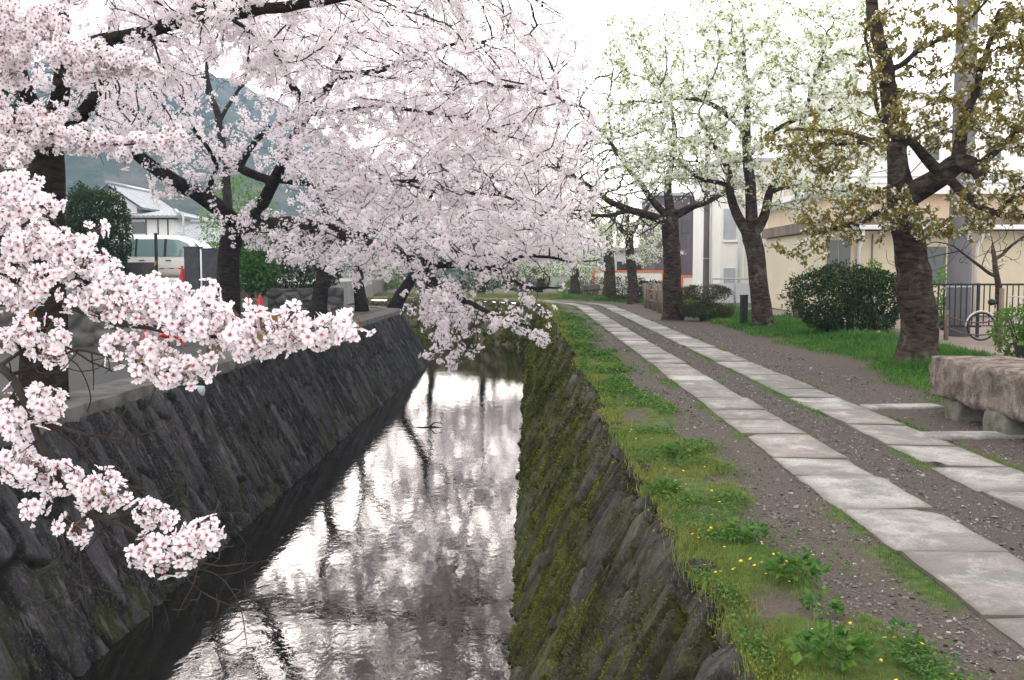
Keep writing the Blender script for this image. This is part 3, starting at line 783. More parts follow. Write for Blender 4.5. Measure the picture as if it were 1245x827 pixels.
    def mesh(s, lo=0.0, hi=9.0, rough=0.0, smooth_r=0.0):
        """tubes along every chain whose base radius lies in [lo, hi)"""
        n = s.n; kids = [[] for _ in range(n)]
        for i in range(n):
            if s.par[i] >= 0: kids[s.par[i]].append(i)
        Vs, Fq, Ft, off = [], [], [], 0
        roots = [i for i in range(n) if s.par[i] < 0]
        st = [(None, i) for i in roots]
        while st:
            p, i = st.pop()
            ch = [p] if p is not None else []
            ch.append(i)
            while kids[i]:
                ks = kids[i]
                m = s.main[i] if s.main[i] >= 0 else max(ks, key=lambda k: s.cnt[k])
                for k in ks:
                    if k != m: st.append((i, k))
                ch.append(m); i = m
            if len(ch) < 2: continue
            P = s.pos[ch].copy(); r = s.rad[ch].copy()
            if p is not None: r[0] = min(r[1] * 1.25, s.rad[p] * 0.9)
            r0 = r[1]
            if not (lo <= r0 < hi): continue
            r[-1] *= 0.6
            k = 14 if r0 > 0.12 else 9 if r0 > 0.05 else 6 if r0 > 0.02 else 4 if r0 > 0.008 else 3
            if r0 > 0.05:                                             # finer rings on thick limbs
                t = np.arange(len(P)); tt = np.linspace(0, len(P) - 1, (len(P) - 1) * 3 + 1)
                P = np.stack([np.interp(tt, t, P[:, j]) for j in range(3)], 1); r = np.interp(tt, t, r)
                Q = P.copy(); Q[1:-1] = (P[:-2] + 2 * P[1:-1] + P[2:]) / 4; P = Q
            elif len(P) > 2 and r0 > smooth_r:                        # rounder bends on twigs
                Q = np.concatenate([[2 * P[0] - P[1]], P, [2 * P[-1] - P[-2]]])
                mid = (-Q[:-3] + 9 * Q[1:-2] + 9 * Q[2:-1] - Q[3:]) / 16
                N2 = np.empty((2 * len(P) - 1, 3)); N2[0::2] = P; N2[1::2] = mid
                r = np.interp(np.arange(len(N2)) / 2, np.arange(len(P)), r); P = N2
            V, F, T = tube_np(P, r, k, True)
            if rough and r0 > 0.03:
                nb = len(P) * k
                cen = np.repeat(P, k, axis=0); dv = V[:nb] - cen
                f = 1 + rough * (fbm(V[:nb, 0] * 4, V[:nb, 1] * 4, V[:nb, 2] * 3, 5, 3) - 0.5) * 2 + 0.5 * rough * (fbm(V[:nb, 0] * 16, V[:nb, 1] * 16, V[:nb, 2] * 9, 6, 2) - 0.5)
                V[:nb] = cen + dv * f[:, None]
            Vs.append(V); Fq.append(F + off); Ft.append(T + off); off += len(V)
        return np.concatenate(Vs), [np.concatenate(Fq), np.concatenate(Ft)]
    def spurs(s, per_m, maxr=0.016, patch=0.0, scale=1.3):
        """points along thin wood, with the twig's direction"""
        n = s.n; i = np.arange(n)[(s.par[:n] >= 0)]; i = i[s.rad[i] < maxr]
        a, b = s.pos[s.par[i]], s.pos[i]; ln = np.linalg.norm(b - a, axis=1)
        m = s.r.poisson(ln * per_m); k = np.repeat(np.arange(len(i)), m)
        t = s.r.random(len(k))[:, None]
        p = a[k] * (1 - t) + b[k] * t; dr = (b - a)[k] / (ln[k][:, None] + 1e-9)
        if patch > 0:
            q = fbm(p[:, 0] * scale, p[:, 1] * scale, p[:, 2] * scale, 7, 3)
            keep = q > patch + s.r.normal(0, 0.05, len(q)); p, dr = p[keep], dr[keep]
        return p, dr
def petal_template(quality):
    V, F, T = [], [], []
    if quality == 1:                                                 # 5 folded kites round one centre
        V.append((0, 0, 0)); T.append(0.0)
        for k in range(5):
            a = 2 * math.pi * k / 5
            for da, rr, z, t in ((-0.56, 0.62, 0.20, 0.6), (0, 1.0, 0.22, 1.0), (0.56, 0.62, 0.20, 0.6)):
                V.append((rr * math.cos(a + da), rr * math.sin(a + da), z)); T.append(t)
            F.append((0, 1 + 3 * k, 2 + 3 * k, 3 + 3 * k))
        return np.array(V), [np.array(F)], np.array(T)
    if quality == 0:                                                 # for far crowns: two crossed kites
        V = [(0, -1, 0.1), (0.55, 0, 0.25), (0, 1, 0.1), (-0.55, 0, 0.25), (-1, 0, 0.1), (0, 0.55, 0.3), (1, 0, 0.1), (0, -0.55, 0.3)]
        return np.array(V), [np.array([(0, 1, 2, 3), (4, 5, 6, 7)])], np.array([.8] * 8)
def flowers(name, mat, parent, p, nrm, size, r, q=1):
    T, F, t = petal_template(q)
    ax, ay, az = frames(nrm, r)
    V, Fs = stamp(T, F, p, ax, ay, az, size)
    return mk(name, V, Fs, mat, parent, attrs={'t': np.tile(t, len(p)), 'r': np.repeat(r.random(len(p)), len(T))}, smooth=False)
def clumps(p, dr, per, rad, r, up=0.15):
    """umbels: several flowers round each spur, facing away from the twig"""
    m = np.maximum(1, r.poisson(per, len(p))); k = np.repeat(np.arange(len(p)), m)
    o = r.normal(size=(len(k), 3)); o -= dr[k] * (o * dr[k]).sum(1, keepdims=True) * 0.6
    o /= np.linalg.norm(o, axis=1, keepdims=True) + 1e-9
    rr = rad * r.uniform(0.55, 1.25, len(k))[:, None]
    nrm = o + r.normal(0, 0.35, o.shape); nrm[:, 2] += up
    return p[k] + o * rr, nrm
def leaf_mesh(name, mat, parent, p, dr, size, r, droop=0.5):
    ax = dr + r.normal(0, 0.6, dr.shape); ax[:, 2] -= droop
    ax /= np.linalg.norm(ax, axis=1, keepdims=True) + 1e-9
    up = r.normal(0, 0.5, dr.shape); up[:, 2] += 1.0
    az = up - ax * (up * ax).sum(1, keepdims=True); az /= np.linalg.norm(az, axis=1, keepdims=True) + 1e-9
    V, F = stamp(LEAF_T, LEAF_F, p, np.cross(ax, az), ax, az, size)
    return mk(name, V, F, mat, parent, attrs={'r': np.repeat(np.clip(r.normal(0.5, 0.25, len(p)), 0, 1), 5)}, smooth=False)

M_BARK = m_bark('cherry_bark', (0.010, 0.008, 0.007), (0.045, 0.035, 0.030), (0.10, 0.105, 0.06), 0.4)
M_BARK2 = m_bark('ringed_bark', (0.010, 0.007, 0.005), (0.10, 0.073, 0.058), (0.17, 0.175, 0.135), 0.6)
M_TWIG = m_noise('twig_bark', (0.014, 0.010, 0.009), (0.045, 0.034, 0.030), 14, 0.85, 0.3)
M_PINK = m_petal('pink_petal', (0.93, 0.905, 0.92), (0.92, 0.845, 0.88), (0.58, 0.26, 0.34), 0.52)
M_WHITE = m_petal('white_petal', (0.93, 0.925, 0.90), (0.92, 0.92, 0.86), (0.6, 0.62, 0.3), 0.55)
M_BUD = m_leaf('bud_leaf', (0.13, 0.045, 0.02), (0.19, 0.10, 0.03), (0.20, 0.17, 0.04))
M_LEAF_GREEN = m_leaf('young_green_leaf', (0.10, 0.17, 0.012), (0.22, 0.33, 0.025), (0.38, 0.40, 0.05), 0.55)
M_LEAF_BRONZE = m_leaf('bronze_leaf', (0.17, 0.11, 0.02), (0.24, 0.19, 0.035), (0.27, 0.27, 0.06), 0.55)

def finish(t, name, label, cat, base, group, bark, twig_r=0.03, tip=0.0042):
    t.radii(tip)
    root = world_thing(name, label, cat, base, group)
    V, F = t.mesh(twig_r, 9, 0.05); mk('trunk', V, F, bark, root)
    V, F = t.mesh(0, twig_r, 0); mk('twigs', V, F, M_TWIG, root)
    return root
GP = 'cherry trees along the canal'
def pink_crown(t, root, per_m, per, rad, size, patch, q=1, maxr=0.017, buds=0.05, mat=None):
    p, dr = t.spurs(per_m, maxr, patch)
    fp, fn = clumps(p, dr, per, rad, t.r)
    flowers('blossom', mat or M_PINK, root, fp, fn, size * t.r.uniform(0.8, 1.15, len(fp)), t.r, q)
    k = t.r.random(len(p)) < buds
    if k.sum(): leaf_mesh('leaves', M_BUD, root, p[k] + t.r.normal(0, 0.02, (k.sum(), 3)), dr[k], size * 1.5 * t.r.uniform(0.6, 1.2, k.sum()), t.r, 0.0)
    return len(fp)

# ---- B: the big cherry whose boughs reach across the water
t = Tree(21, 0.20)
t.limb([(274, 408, 24, 19), (276, 396, 24, 15), (277, 370, 24, 14), (277, 330, 24, 13), (281, 295, 24, 13), (296, 270, 23.7, 11)], 0.05, bare=99)
t.limb([(292, 276, 23.7, 11), (255, 245, 23, 10), (215, 222, 22.3, 9), (178, 196, 21.5, 7.5), (163, 176, 21, 6), (172, 153, 20.7, 5), (152, 128, 20.3, 4), (134, 98, 20, 3.2), (128, 65, 20, 2)], 0.05, bare=12)
t.limb([(296, 272, 23.7, 10), (345, 273, 23, 9), (392, 277, 22, 8), (435, 292, 21, 6), (490, 310, 20, 5), (512, 322, 19.5, 4.6), (530, 345, 19, 4.4), (560, 362, 18.5, 4), (592, 377, 18, 2.8), (628, 396, 17.5, 1.5)], 0.05, bare=6)
t.limb([(490, 311, 20, 4.5), (520, 320, 19.5, 4.3), (551, 324, 19, 4), (604, 329, 18, 3.5), (633, 346, 17.5, 2.4), (676, 351, 17, 1.2)])
t.limb([(604, 329, 18, 3), (640, 312, 17.5, 2.2), (692, 316, 17, 1.1), (725, 318, 16.8, .8)])
t.limb([(300, 269, 23.7, 9), (315, 257, 23.3, 8), (330, 225, 22.8, 7), (341, 203, 22.4, 6.6), (359, 166, 22, 6), (376, 135, 21.5, 5.6), (397, 112, 21, 4.6), (411, 78, 20.5, 3.6), (425, 40, 20, 2.4)], 0.05, bare=4)
t.limb([(376, 135, 21.5, 5), (356, 106, 21.3, 4.6), (347, 90, 21, 3.6), (334, 65, 21, 2.4), (325, 35, 20.8, 1.6)])
t.limb([(378, 140, 21.5, 4), (415, 134, 21, 3.2), (470, 131, 20, 2.6), (545, 140, 19, 1.9), (605, 160, 18.5, 1.2)])
t.limb([(407, 95, 20.8, 4), (454, 88, 20, 3.6), (491, 73, 19.5, 3.2), (530, 60, 19, 2.4), (585, 48, 18, 1.5)])
t.limb([(505, 70, 19.3, 2.8), (545, 86, 18.5, 2.5), (583, 102, 18, 2.3), (637, 108, 17.5, 1.9), (680, 120, 17, 1.4), (718, 136, 16.5, .9)])
t.limb([(333, 220, 22.8, 5), (300, 210, 23, 5.5), (270, 192, 23.2, 4.6), (250, 176, 23.4, 3.8), (236, 158, 23.5, 2.6)])
t.limb([(338, 218, 22.6, 4), (383, 227, 22, 3.2), (430, 226, 21, 2.6), (480, 218, 20, 2.3), (545, 230, 19, 2), (632, 243, 18, 1.7), (702, 256, 17, 1.1)])
t.limb([(290, 203, 23, 4.2), (318, 165, 22.8, 3.8), (352, 142, 22.5, 3.0)])
t.limb([(250, 245, 23, 4), (262, 200, 22, 3), (240, 160, 21, 2), (222, 120, 20.5, 1.4)])
A = t.blobs([(330, 55, 20, 95, 60, 2.6, 620), (450, 55, 19, 100, 60, 3, 900), (570, 60, 18, 100, 60, 3, 900), (650, 95, 17.3, 75, 65, 2.4, 520), (565, 140, 18.6, 100, 55, 3, 760),
    (455, 135, 20, 90, 50, 2.6, 560), (440, 225, 20.6, 80, 55, 2.6, 620), (535, 215, 19.2, 90, 55, 2.8, 680), (620, 215, 18, 90, 52, 2.4, 560), (672, 280, 17, 62, 36, 1.8, 420), (600, 295, 18, 90, 40, 2.4, 560),
    (500, 295, 19.4, 80, 40, 2.3, 480), (545, 375, 18.6, 48, 42, 1.4, 330), (545, 425, 18.3, 24, 28, .8, 110), (618, 388, 17.7, 52, 24, 1.0, 200), (655, 410, 17.5, 20, 10, .5, 40), (385, 180, 21, 60, 50, 2.0, 330), (355, 110, 21, 60, 50, 2, 330),
    (240, 175, 22, 60, 35, 1.6, 200), (215, 225, 22, 40, 22, 1.2, 90), (195, 135, 20.6, 55, 40, 1.7, 260), (310, 285, 22.6, 40, 30, 1.2, 90), (300, 175, 22.6, 50, 50, 1.4, 110), (380, 295, 21.6, 60, 35, 1.8, 230),
    (440, 320, 20.6, 40, 30, 1.2, 150), (150, 70, 20, 60, 50, 1.8, 240), (700, 190, 16.6, 40, 60, 1.4, 240)])
t.grow(A, 2.4, 0.24).twiglets(0.55, 0.28, -0.12)
rootB = finish(t, 'cherry_tree', 'big pink cherry tree beside the parked white car, boughs reaching over the water', 'cherry tree', gp(276, 400), GP, M_BARK)
nB = pink_crown(t, rootB, 11.5, 8.0, 0.07, 0.029, 0.41, maxr=0.02)

# ---- A: the thick trunk at the left, crown across the top of the view
t = Tree(22, 0.16)
t.limb([(50, 494, 11, 36), (52, 470, 11, 29), (53, 430, 11, 26), (54, 380, 11, 25), (54, 300, 11, 24), (54, 200, 11, 24), (55, 172, 11, 20)], 0.04, bare=99)
t.limb([(62, 178, 11, 13), (93, 152, 10.8, 9), (113, 118, 10.6, 7.5), (131, 90, 10.4, 6), (150, 60, 10.2, 4.5), (175, 30, 10, 3)], 0.03)
t.limb([(50, 176, 11, 15), (40, 140, 11, 12), (28, 105, 10.8, 10), (15, 60, 10.5, 7), (5, 10, 10, 5)], 0.03)
t.limb([(58, 170, 11, 13), (72, 120, 10.6, 11), (84, 70, 10.3, 10), (110, 55, 10.1, 9), (148, 47, 10, 9), (180, 40, 9.7, 8.5), (215, 28, 9.3, 8), (290, 14, 9, 7), (360, 4, 8.6, 6.5), (420, -6, 8.3, 5.5), (500, -22, 8, 4), (590, -18, 7.9, 2.5), (660, 0, 7.8, 1.4)], 0.03, bare=8)
t.limb([(84, 70, 10.3, 7), (78, 20, 10, 6), (90, -40, 9.6, 4), (140, -90, 9.2, 2.5)], 0.03)
t.limb([(238, 6, 9.3, 3.2), (268, 16, 9.2, 2.8), (300, 35, 9.2, 2.4), (326, 55, 9.2, 1.8), (345, 75, 9.2, 1.0)], 0.02)
A = t.blobs([(90, 5, 9.8, 110, 32, 1.3, 330), (230, -5, 9.3, 100, 32, 1.2, 330), (350, 0, 8.9, 100, 30, 1.2, 330), (480, 0, 8.4, 100, 26, 1.1, 330), (600, 10, 8.1, 85, 26, 1.1, 260), (200, 80, 10, 60, 30, 1, 130), (20, 90, 10.6, 50, 60, 1.2, 200), (290, 60, 9.2, 60, 30, 1, 130),
    (180, 160, 10.4, 55, 20, .9, 120), (100, 140, 10.5, 50, 40, .8, 80)])
t.grow(A, 1.6, 0.17).twiglets(0.5, 0.2, -0.1)
rootA = finish(t, 'cherry_tree', 'pink cherry tree with the thickest dark trunk, at the kerb of the gravel lane', 'cherry tree', gp(50, 490), GP, M_BARK)
nA = pink_crown(t, rootA, 17.0, 8.0, 0.06, 0.024, 0.35)

# ---- further pink cherries on the left bank
def far_pink(seed, label, base, limbs, blobs, per_m, per, size, patch=0.36, group=GP, q=1, mat=None, step=0.28, rad=0.09):
    t = Tree(seed, step)
    for k, l in enumerate(limbs): t.limb(l, 0.06, bare=(99 if k == 0 else 0))
    t.grow(t.blobs(blobs), 3.0, 0.34).twiglets(0.5, 0.32, -0.1)
    ro = finish(t, 'cherry_tree', label, 'cherry tree', base, group, M_BARK)
    return t, ro, pink_crown(t, ro, per_m, per, rad, size, patch, q, mat=mat)
tC, rC, nC = far_pink(23, 'pink cherry tree with a leaning trunk before the dark hedge', gp(386, 384),
    [[(384, 388, 30, 14), (388, 365, 30, 10), (393, 330, 30, 7), (397, 292, 30, 6), (400, 262, 30, 5)], [(397, 292, 30, 4), (430, 250, 29.5, 3.4), (470, 220, 29, 2.4), (520, 200, 28, 1.5)], [(400, 270, 30, 4.4), (385, 225, 30, 3.4), (400, 170, 30, 2)], [(400, 266, 30, 3.4), (440, 285, 29, 2.4), (500, 270, 28, 1.4)]],
    [(420, 240, 29.5, 70, 60, 3, 380), (480, 260, 28.6, 80, 50, 3, 380), (380, 190, 30, 50, 50, 2.5, 160), (530, 190, 28, 60, 50, 2.6, 260), (385, 300, 29.6, 50, 25, 1.6, 90), (560, 150, 30, 80, 60, 2.6, 420), (600, 230, 29, 50, 40, 2, 170)], 8, 8.0, 0.033, 0.40)
tD, rD, nD = far_pink(24, 'pink cherry tree with a thin trunk where the lane meets the bend', gp(440, 377),
    [[(440, 380, 36, 9), (438, 350, 36, 6.5), (436, 320, 36, 5.5), (440, 290, 36, 4.6)], [(440, 290, 36, 4), (480, 250, 35.5, 3), (540, 225, 35, 2), (600, 215, 34.5, 1.2)], [(440, 292, 36, 3.6), (430, 240, 36, 2.6), (450, 190, 36, 1.6)], [(440, 300, 36, 3.2), (500, 290, 35, 2.2), (580, 285, 34, 1.2)]],
    [(520, 250, 35.4, 80, 55, 3.2, 380), (590, 270, 34.6, 70, 45, 3, 300), (450, 230, 36, 60, 60, 2.8, 220), (470, 310, 35.4, 50, 25, 2, 130), (600, 170, 36, 70, 70, 3, 520), (530, 150, 36, 60, 60, 3, 330)], 7, 8, 0.037, 0.41, step=0.32)
tE, rE, nE = far_pink(25, 'far pink cherry tree with a trunk leaning to the right over the bend', gp(480, 374),
    [[(478, 378, 39, 9), (490, 355, 39, 7.5), (502, 335, 39, 6), (515, 310, 39, 5)], [(515, 312, 39, 4), (560, 280, 38.6, 3), (620, 265, 38, 2), (680, 262, 37.6, 1.2)], [(515, 312, 39, 3.6), (520, 250, 39, 2.4), (545, 200, 39, 1.6)]],
    [(600, 275, 38.4, 80, 40, 3, 330), (530, 260, 39, 60, 60, 3, 240), (670, 285, 37.8, 50, 30, 2.4, 160), (650, 200, 39, 50, 60, 3, 330), (600, 130, 40, 60, 50, 3, 330)], 7, 8, 0.039, 0.41, step=0.34)
for k_, (px_, dd_, lab_) in enumerate([(585, 66, 'distant pink cherry tree across the far bend, behind the dark hedge'), (655, 72, 'distant pink cherry tree beyond the small pale green tree'), (520, 62, 'distant pink cherry tree at the end of the canal')]):
    far_pink(61 + k_, lab_, gp(px_, 330 + 1.45 * 1210 / dd_), [[(px_, 330 + 1755 / dd_ + 1, dd_, 5), (px_ + 4, 330, dd_, 4.4), (px_, 305, dd_, 4)], [(px_, 310, dd_, 3), (px_ - 40, 265, dd_, 2), (px_ - 70, 245, dd_, 1)], [(px_, 308, dd_, 3), (px_ + 35, 262, dd_, 2), (px_ + 65, 240, dd_, 1)], [(px_, 308, dd_, 3), (px_ + 2, 240, dd_, 2), (px_, 190, dd_, 1)]],
        [(px_, 250, dd_, 75, 50, 4.5, 420), (px_ - 50, 280, dd_, 45, 25, 3.5, 160), (px_ + 50, 280, dd_, 45, 25, 3.5, 160), (px_, 200, dd_, 45, 30, 3.5, 160)], 9, 5, 0.055, 0.38, 'cherry trees beyond the bend', step=0.5, rad=0.14)
# ---- the grey, half bare tree behind the big cherry
t = Tree(26, 0.3)
t.limb([(279, 360, 37, 8), (278, 300, 37, 7), (276, 230, 37, 5.5), (270, 170, 37, 4.6), (262, 132, 37, 4), (253, 100, 37, 3.4)], 0.05, bare=20)
t.limb([(253, 100, 37, 3.2), (240, 85, 37, 2.4), (222, 72, 36.8, 1.7), (200, 62, 36.5, 1)]); t.limb([(252, 100, 37, 2.8), (252, 75, 37, 2.2), (262, 50, 37, 1.6), (275, 20, 37, 1)])
t.limb([(266, 150, 37, 2.6), (285, 115, 37, 2), (305, 95, 37, 1.4)]); t.limb([(262, 125, 37, 2.2), (235, 95, 37, 1.5), (215, 88, 37, 1)])
t.grow(t.blobs([(250, 90, 37, 70, 60, 2.5, 170), (290, 130, 37, 40, 50, 2, 60)]), 3, 0.4).twiglets(0.5, 0.35)
rG = finish(t, 'bare_tree', 'slim grey tree with few blossoms behind the big cherry and its car', 'tree', gp(279, 360), None, M_BARK)
pink_crown(t, rG, 1.5, 4.0, 0.09, 0.03, 0.5)

# ---- right bank: R1 bronze-leaved, R2 white and green, R3 twiggy
GR = 'cherry trees beside the slab path'
t = Tree(31, 0.16)
t.limb([(1110, 456, 14.9, 36), (1112, 441, 14.9, 28), (1117, 415, 14.9, 23), (1119, 380, 14.9, 21.5), (1111, 330, 14.9, 19.5), (1103, 285, 14.9, 18), (1098, 255, 14.9, 18), (1096, 232, 14.9, 17)], 0.05, bare=99)
t.limb([(1096, 236, 14.9, 17), (1092, 205, 14.9, 12.5), (1086, 165, 14.9, 10), (1082, 130, 14.9, 9.5), (1077, 85, 14.9, 10), (1070, 55, 14.9, 8), (1062, 20, 14.9, 7.5), (1056, -30, 14.9, 6)], 0.04, bare=6)
t.limb([(1099, 240, 14.9, 15), (1122, 228, 14.7, 14), (1146, 212, 14.4, 13), (1165, 198, 14.2, 12), (1186, 204, 14, 9), (1192, 215, 13.9, 7)], 0.03, bare=5)
t.limb([(1162, 198, 14.2, 9), (1170, 165, 14.2, 7), (1180, 120, 14.2, 5), (1200, 70, 14, 3.4), (1215, 10, 14, 2)])
t.limb([(1140, 210, 14.4, 7.5), (1120, 185, 14.2, 6), (1100, 168, 14, 5), (1060, 172, 13.8, 4.4), (1010, 176, 13.6, 3.4), (950, 178, 13.4, 1.6)], 0.03)
t.limb([(1060, 171, 13.8, 3.8), (1020, 160, 13.7, 3), (970, 158, 13.6, 2)], 0.03)
t.limb([(1152, 215, 14.4, 6), (1172, 236, 14.1, 5.5), (1200, 256, 13.8, 4.6), (1235, 264, 13.5, 3.4), (1275, 258, 13.2, 2)], 0.03)
t.limb([(1215, 260, 13.7, 3), (1235, 235, 13.6, 2.4), (1260, 215, 13.4, 1.5)], 0.03)
t.limb([(1094, 250, 14.8, 5), (1060, 262, 14.5, 4), (1035, 274, 14.3, 3.4), (1006, 281, 14.1, 2)], 0.03)
t.limb([(1086, 160, 14.9, 4), (1065, 130, 14.8, 2.6), (1060, 80, 14.8, 2), (1050, 40, 14.8, 1.4)], 0.03)
t.limb([(1082, 90, 14.9, 4), (1120, 60, 14.6, 3), (1170, 30, 14.3, 2), (1210, -10, 14, 1.4)], 0.03)
t.limb([(1100, 180, 14, 3), (1095, 220, 13.8, 2.2), (1060, 235, 13.6, 1.5)], 0.03)
t.limb([(1186, 205, 14, 6), (1215, 180, 13.8, 4), (1250, 150, 13.6, 2.6), (1290, 120, 13.4, 1.6)], 0.03)
A = t.blobs([(1190, 60, 14, 90, 70, 1.8, 420), (1215, 150, 13.7, 70, 60, 1.6, 330), (1010, 170, 13.6, 70, 26, 1.0, 190), (1100, 100, 14.6, 60, 60, 1.3, 150), (1040, 265, 14.2, 70, 30, .9, 200), (1210, 240, 13.7, 60, 40, 1.2, 260), (1120, 20, 14.5, 70, 40, 1.5, 190),
    (1000, 205, 13.6, 60, 30, .9, 110), (1150, 270, 14, 60, 24, .9, 150), (980, 300, 14.2, 40, 30, .8, 80), (1250, 40, 13.6, 50, 80, 1.5, 190), (960, 175, 13.4, 40, 22, .8, 80), (1130, 150, 14, 60, 40, 1, 90)])
t.grow(A, 1.8, 0.21, droop=0.0).twiglets(0.45, 0.22, 0.0)
rR1 = finish(t, 'cherry_tree', 'bronze-leaved cherry tree with a stout ringed trunk behind the stone bench', 'cherry tree', gp(1112, 448), GR, M_BARK2)
p, dr = t.spurs(20, 0.018, 0.35)
m = t.r.integers(2, 5, len(p)); k = np.repeat(np.arange(len(p)), m)
leaf_mesh('leaves', M_LEAF_BRONZE, rR1, p[k] + t.r.normal(0, 0.02, (len(k), 3)), t.r.normal(0, 1, (len(k), 3)), t.r.uniform(0.045, 0.10, len(k)), t.r, 0.25)
k = t.r.random(len(p)) < 0.30 * (1 + 1.2 * (p[:, 2] < 3.3)); fp, fn = clumps(p[k], dr[k], 3.0, 0.05, t.r)
flowers('blossom', M_WHITE, rR1, fp, fn, 0.020 * t.r.uniform(.8, 1.2, len(fp)), t.r)

def white_green(seed, label, base, limbs, blobs, step, spur, leaf_n, fl_n, lsize, fsize, group=GR, bark=None, patch=0.36, leafm=None, flm=None, tip=0.0045):
    t = Tree(seed, step)
    for k, l in enumerate(limbs): t.limb(l, 0.05, bare=(99 if k == 0 else 0))
    t.grow(t.blobs(blobs), 12 * step, 1.3 * step, droop=0.0).twiglets(0.5, 1.2 * step, 0.0)
    ro = finish(t, 'cherry_tree', label, 'cherry tree', base, group, bark or M_BARK2, 0.03, tip)
    p, dr = t.spurs(spur * 1.9, 0.03, patch)
    fp, fn = clumps(p, dr, fl_n, 0.10, t.r); flowers('blossom', flm or M_WHITE, ro, fp, fn, fsize * t.r.uniform(.8, 1.2, len(fp)), t.r)
    m = t.r.poisson(leaf_n, len(p)); k = np.repeat(np.arange(len(p)), m)
    leaf_mesh('leaves', leafm or M_LEAF_GREEN, ro, p[k] + t.r.normal(0, 0.05, (len(k), 3)), t.r.normal(0, 1, (len(k), 3)), lsize * t.r.uniform(0.6, 1.25, len(k)), t.r, 0.2)
    return t, ro
white_green(32, 'white-blossomed cherry tree with a forked dark trunk between the two bushes', gp(928, 400),
    [[(929, 405, 25, 17), (928, 392, 25, 13.5), (925, 360, 25, 11.5), (919, 320, 25, 11), (914, 288, 25, 11.5)], [(912, 288, 25, 7.5), (897, 262, 25, 6), (889, 236, 25, 5), (884, 205, 24.7, 4), (868, 175, 24.3, 2.6), (850, 140, 24, 1.5)],
     [(914, 288, 25, 8), (913, 250, 25, 7), (909, 200, 25, 6), (908, 150, 25, 4.6), (906, 100, 25, 3.2), (905, 50, 25, 2)], [(920, 284, 25, 7), (931, 258, 25, 5.6), (936, 235, 25, 4.6), (955, 200, 24.6, 3.6), (975, 150, 24.2, 2.8), (985, 110, 24, 2.2), (1005, 50, 23.6, 1.4)],
     [(909, 190, 25, 4), (940, 160, 24.8, 3), (985, 140, 24.4, 2), (1030, 130, 24, 1.2)], [(908, 160, 25, 4), (870, 130, 25, 3), (830, 120, 24.6, 2), (790, 125, 24.2, 1.2)], [(887, 225, 25, 3), (850, 215, 24.6, 2.2), (815, 190, 24.2, 1.5)], [(936, 232, 25, 3), (975, 225, 24.5, 2.2), (1020, 235, 24, 1.3)]],
    [(860, 70, 24.6, 80, 55, 3, 380), (960, 70, 24.4, 80, 60, 3, 420), (900, 140, 24.6, 110, 55, 3, 520), (1000, 130, 24, 60, 60, 2.6, 330), (850, 190, 24.4, 60, 45, 2.4, 240), (970, 215, 24.3, 70, 40, 2.4, 330), (900, 30, 25, 70, 30, 2.6, 190), (800, 120, 24.2, 50, 50, 2.2, 230), (1000, 240, 24, 50, 30, 2, 170), (930, 220, 25, 60, 40, 2, 170), (770, 60, 25, 45, 40, 2.4, 190), (790, 190, 24.6, 50, 40, 2.2, 210), (1040, 190, 24, 50, 60, 2.4, 260), (1020, 60, 24, 60, 60, 2.6, 300), (760, 150, 25, 40, 40, 2, 130)],
    0.24, 5.6, 1.8, 4.2, 0.095, 0.037)
white_green(33, 'twiggy cherry tree with a thick straight trunk just before the clipped bush', gp(818, 388),
    [[(818, 393, 30, 17), (818, 382, 30, 13), (818, 350, 30, 11.2), (817, 310, 30, 10.6), (815, 275, 30, 10.4), (815, 262, 30, 9)], [(810, 270, 30, 6), (790, 262, 29.8, 5), (765, 255, 29.5, 4.4), (740, 243, 29, 3.6), (715, 225, 28.6, 2.6), (685, 205, 28, 1.6)],
     [(812, 264, 30, 5), (790, 240, 29.8, 4), (765, 205, 29.5, 3), (735, 165, 29, 2.2), (705, 130, 28.8, 1.3)], [(818, 264, 30, 5.5), (845, 250, 29.6, 4), (870, 240, 29.2, 3), (905, 225, 28.8, 1.6)], [(815, 262, 30, 6), (812, 220, 30, 4.5), (820, 170, 30, 3), (815, 120, 30, 1.8)], [(765, 256, 29.5, 3), (735, 262, 29, 2.2), (700, 262, 28.6, 1.2)], [(745, 180, 29, 1.8), (740, 130, 29, 1.4), (745, 80, 29, .9)]],
    [(720, 205, 28.8, 75, 50, 2.6, 760), (780, 200, 29.6, 60, 50, 2.6, 500), (830, 200, 29.8, 60, 50, 2.6, 240), (700, 250, 28.6, 60, 28, 2, 330), (740, 120, 29, 40, 60, 2.2, 130), (870, 220, 29.2, 50, 40, 2.2, 170), (770, 280, 29.4, 50, 20, 1.6, 90)],
    0.2, 2.2, 1.5, 0.8, 0.065, 0.032, bark=M_BARK2, tip=0.0085)
white_green(34, 'slender pale-blossomed cherry tree beyond the wooden picket fence', gp(768, 367),
    [[(770, 372, 44, 9), (769, 345, 44, 6), (766, 310, 44, 5.5), (764, 285, 44, 5)], [(764, 290, 44, 3.4), (740, 260, 44, 2.4), (715, 240, 43.6, 1.2)], [(764, 290, 44, 3.4), (785, 255, 44, 2.4), (800, 230, 44, 1.2)], [(764, 288, 44, 3), (762, 240, 44, 2)]],
    [(760, 280, 44, 60, 35, 3.4, 330), (790, 300, 44, 40, 30, 3, 160), (720, 280, 44, 40, 30, 3, 170)], 0.36, 6, 2.2, 4.5, 0.085, 0.036)
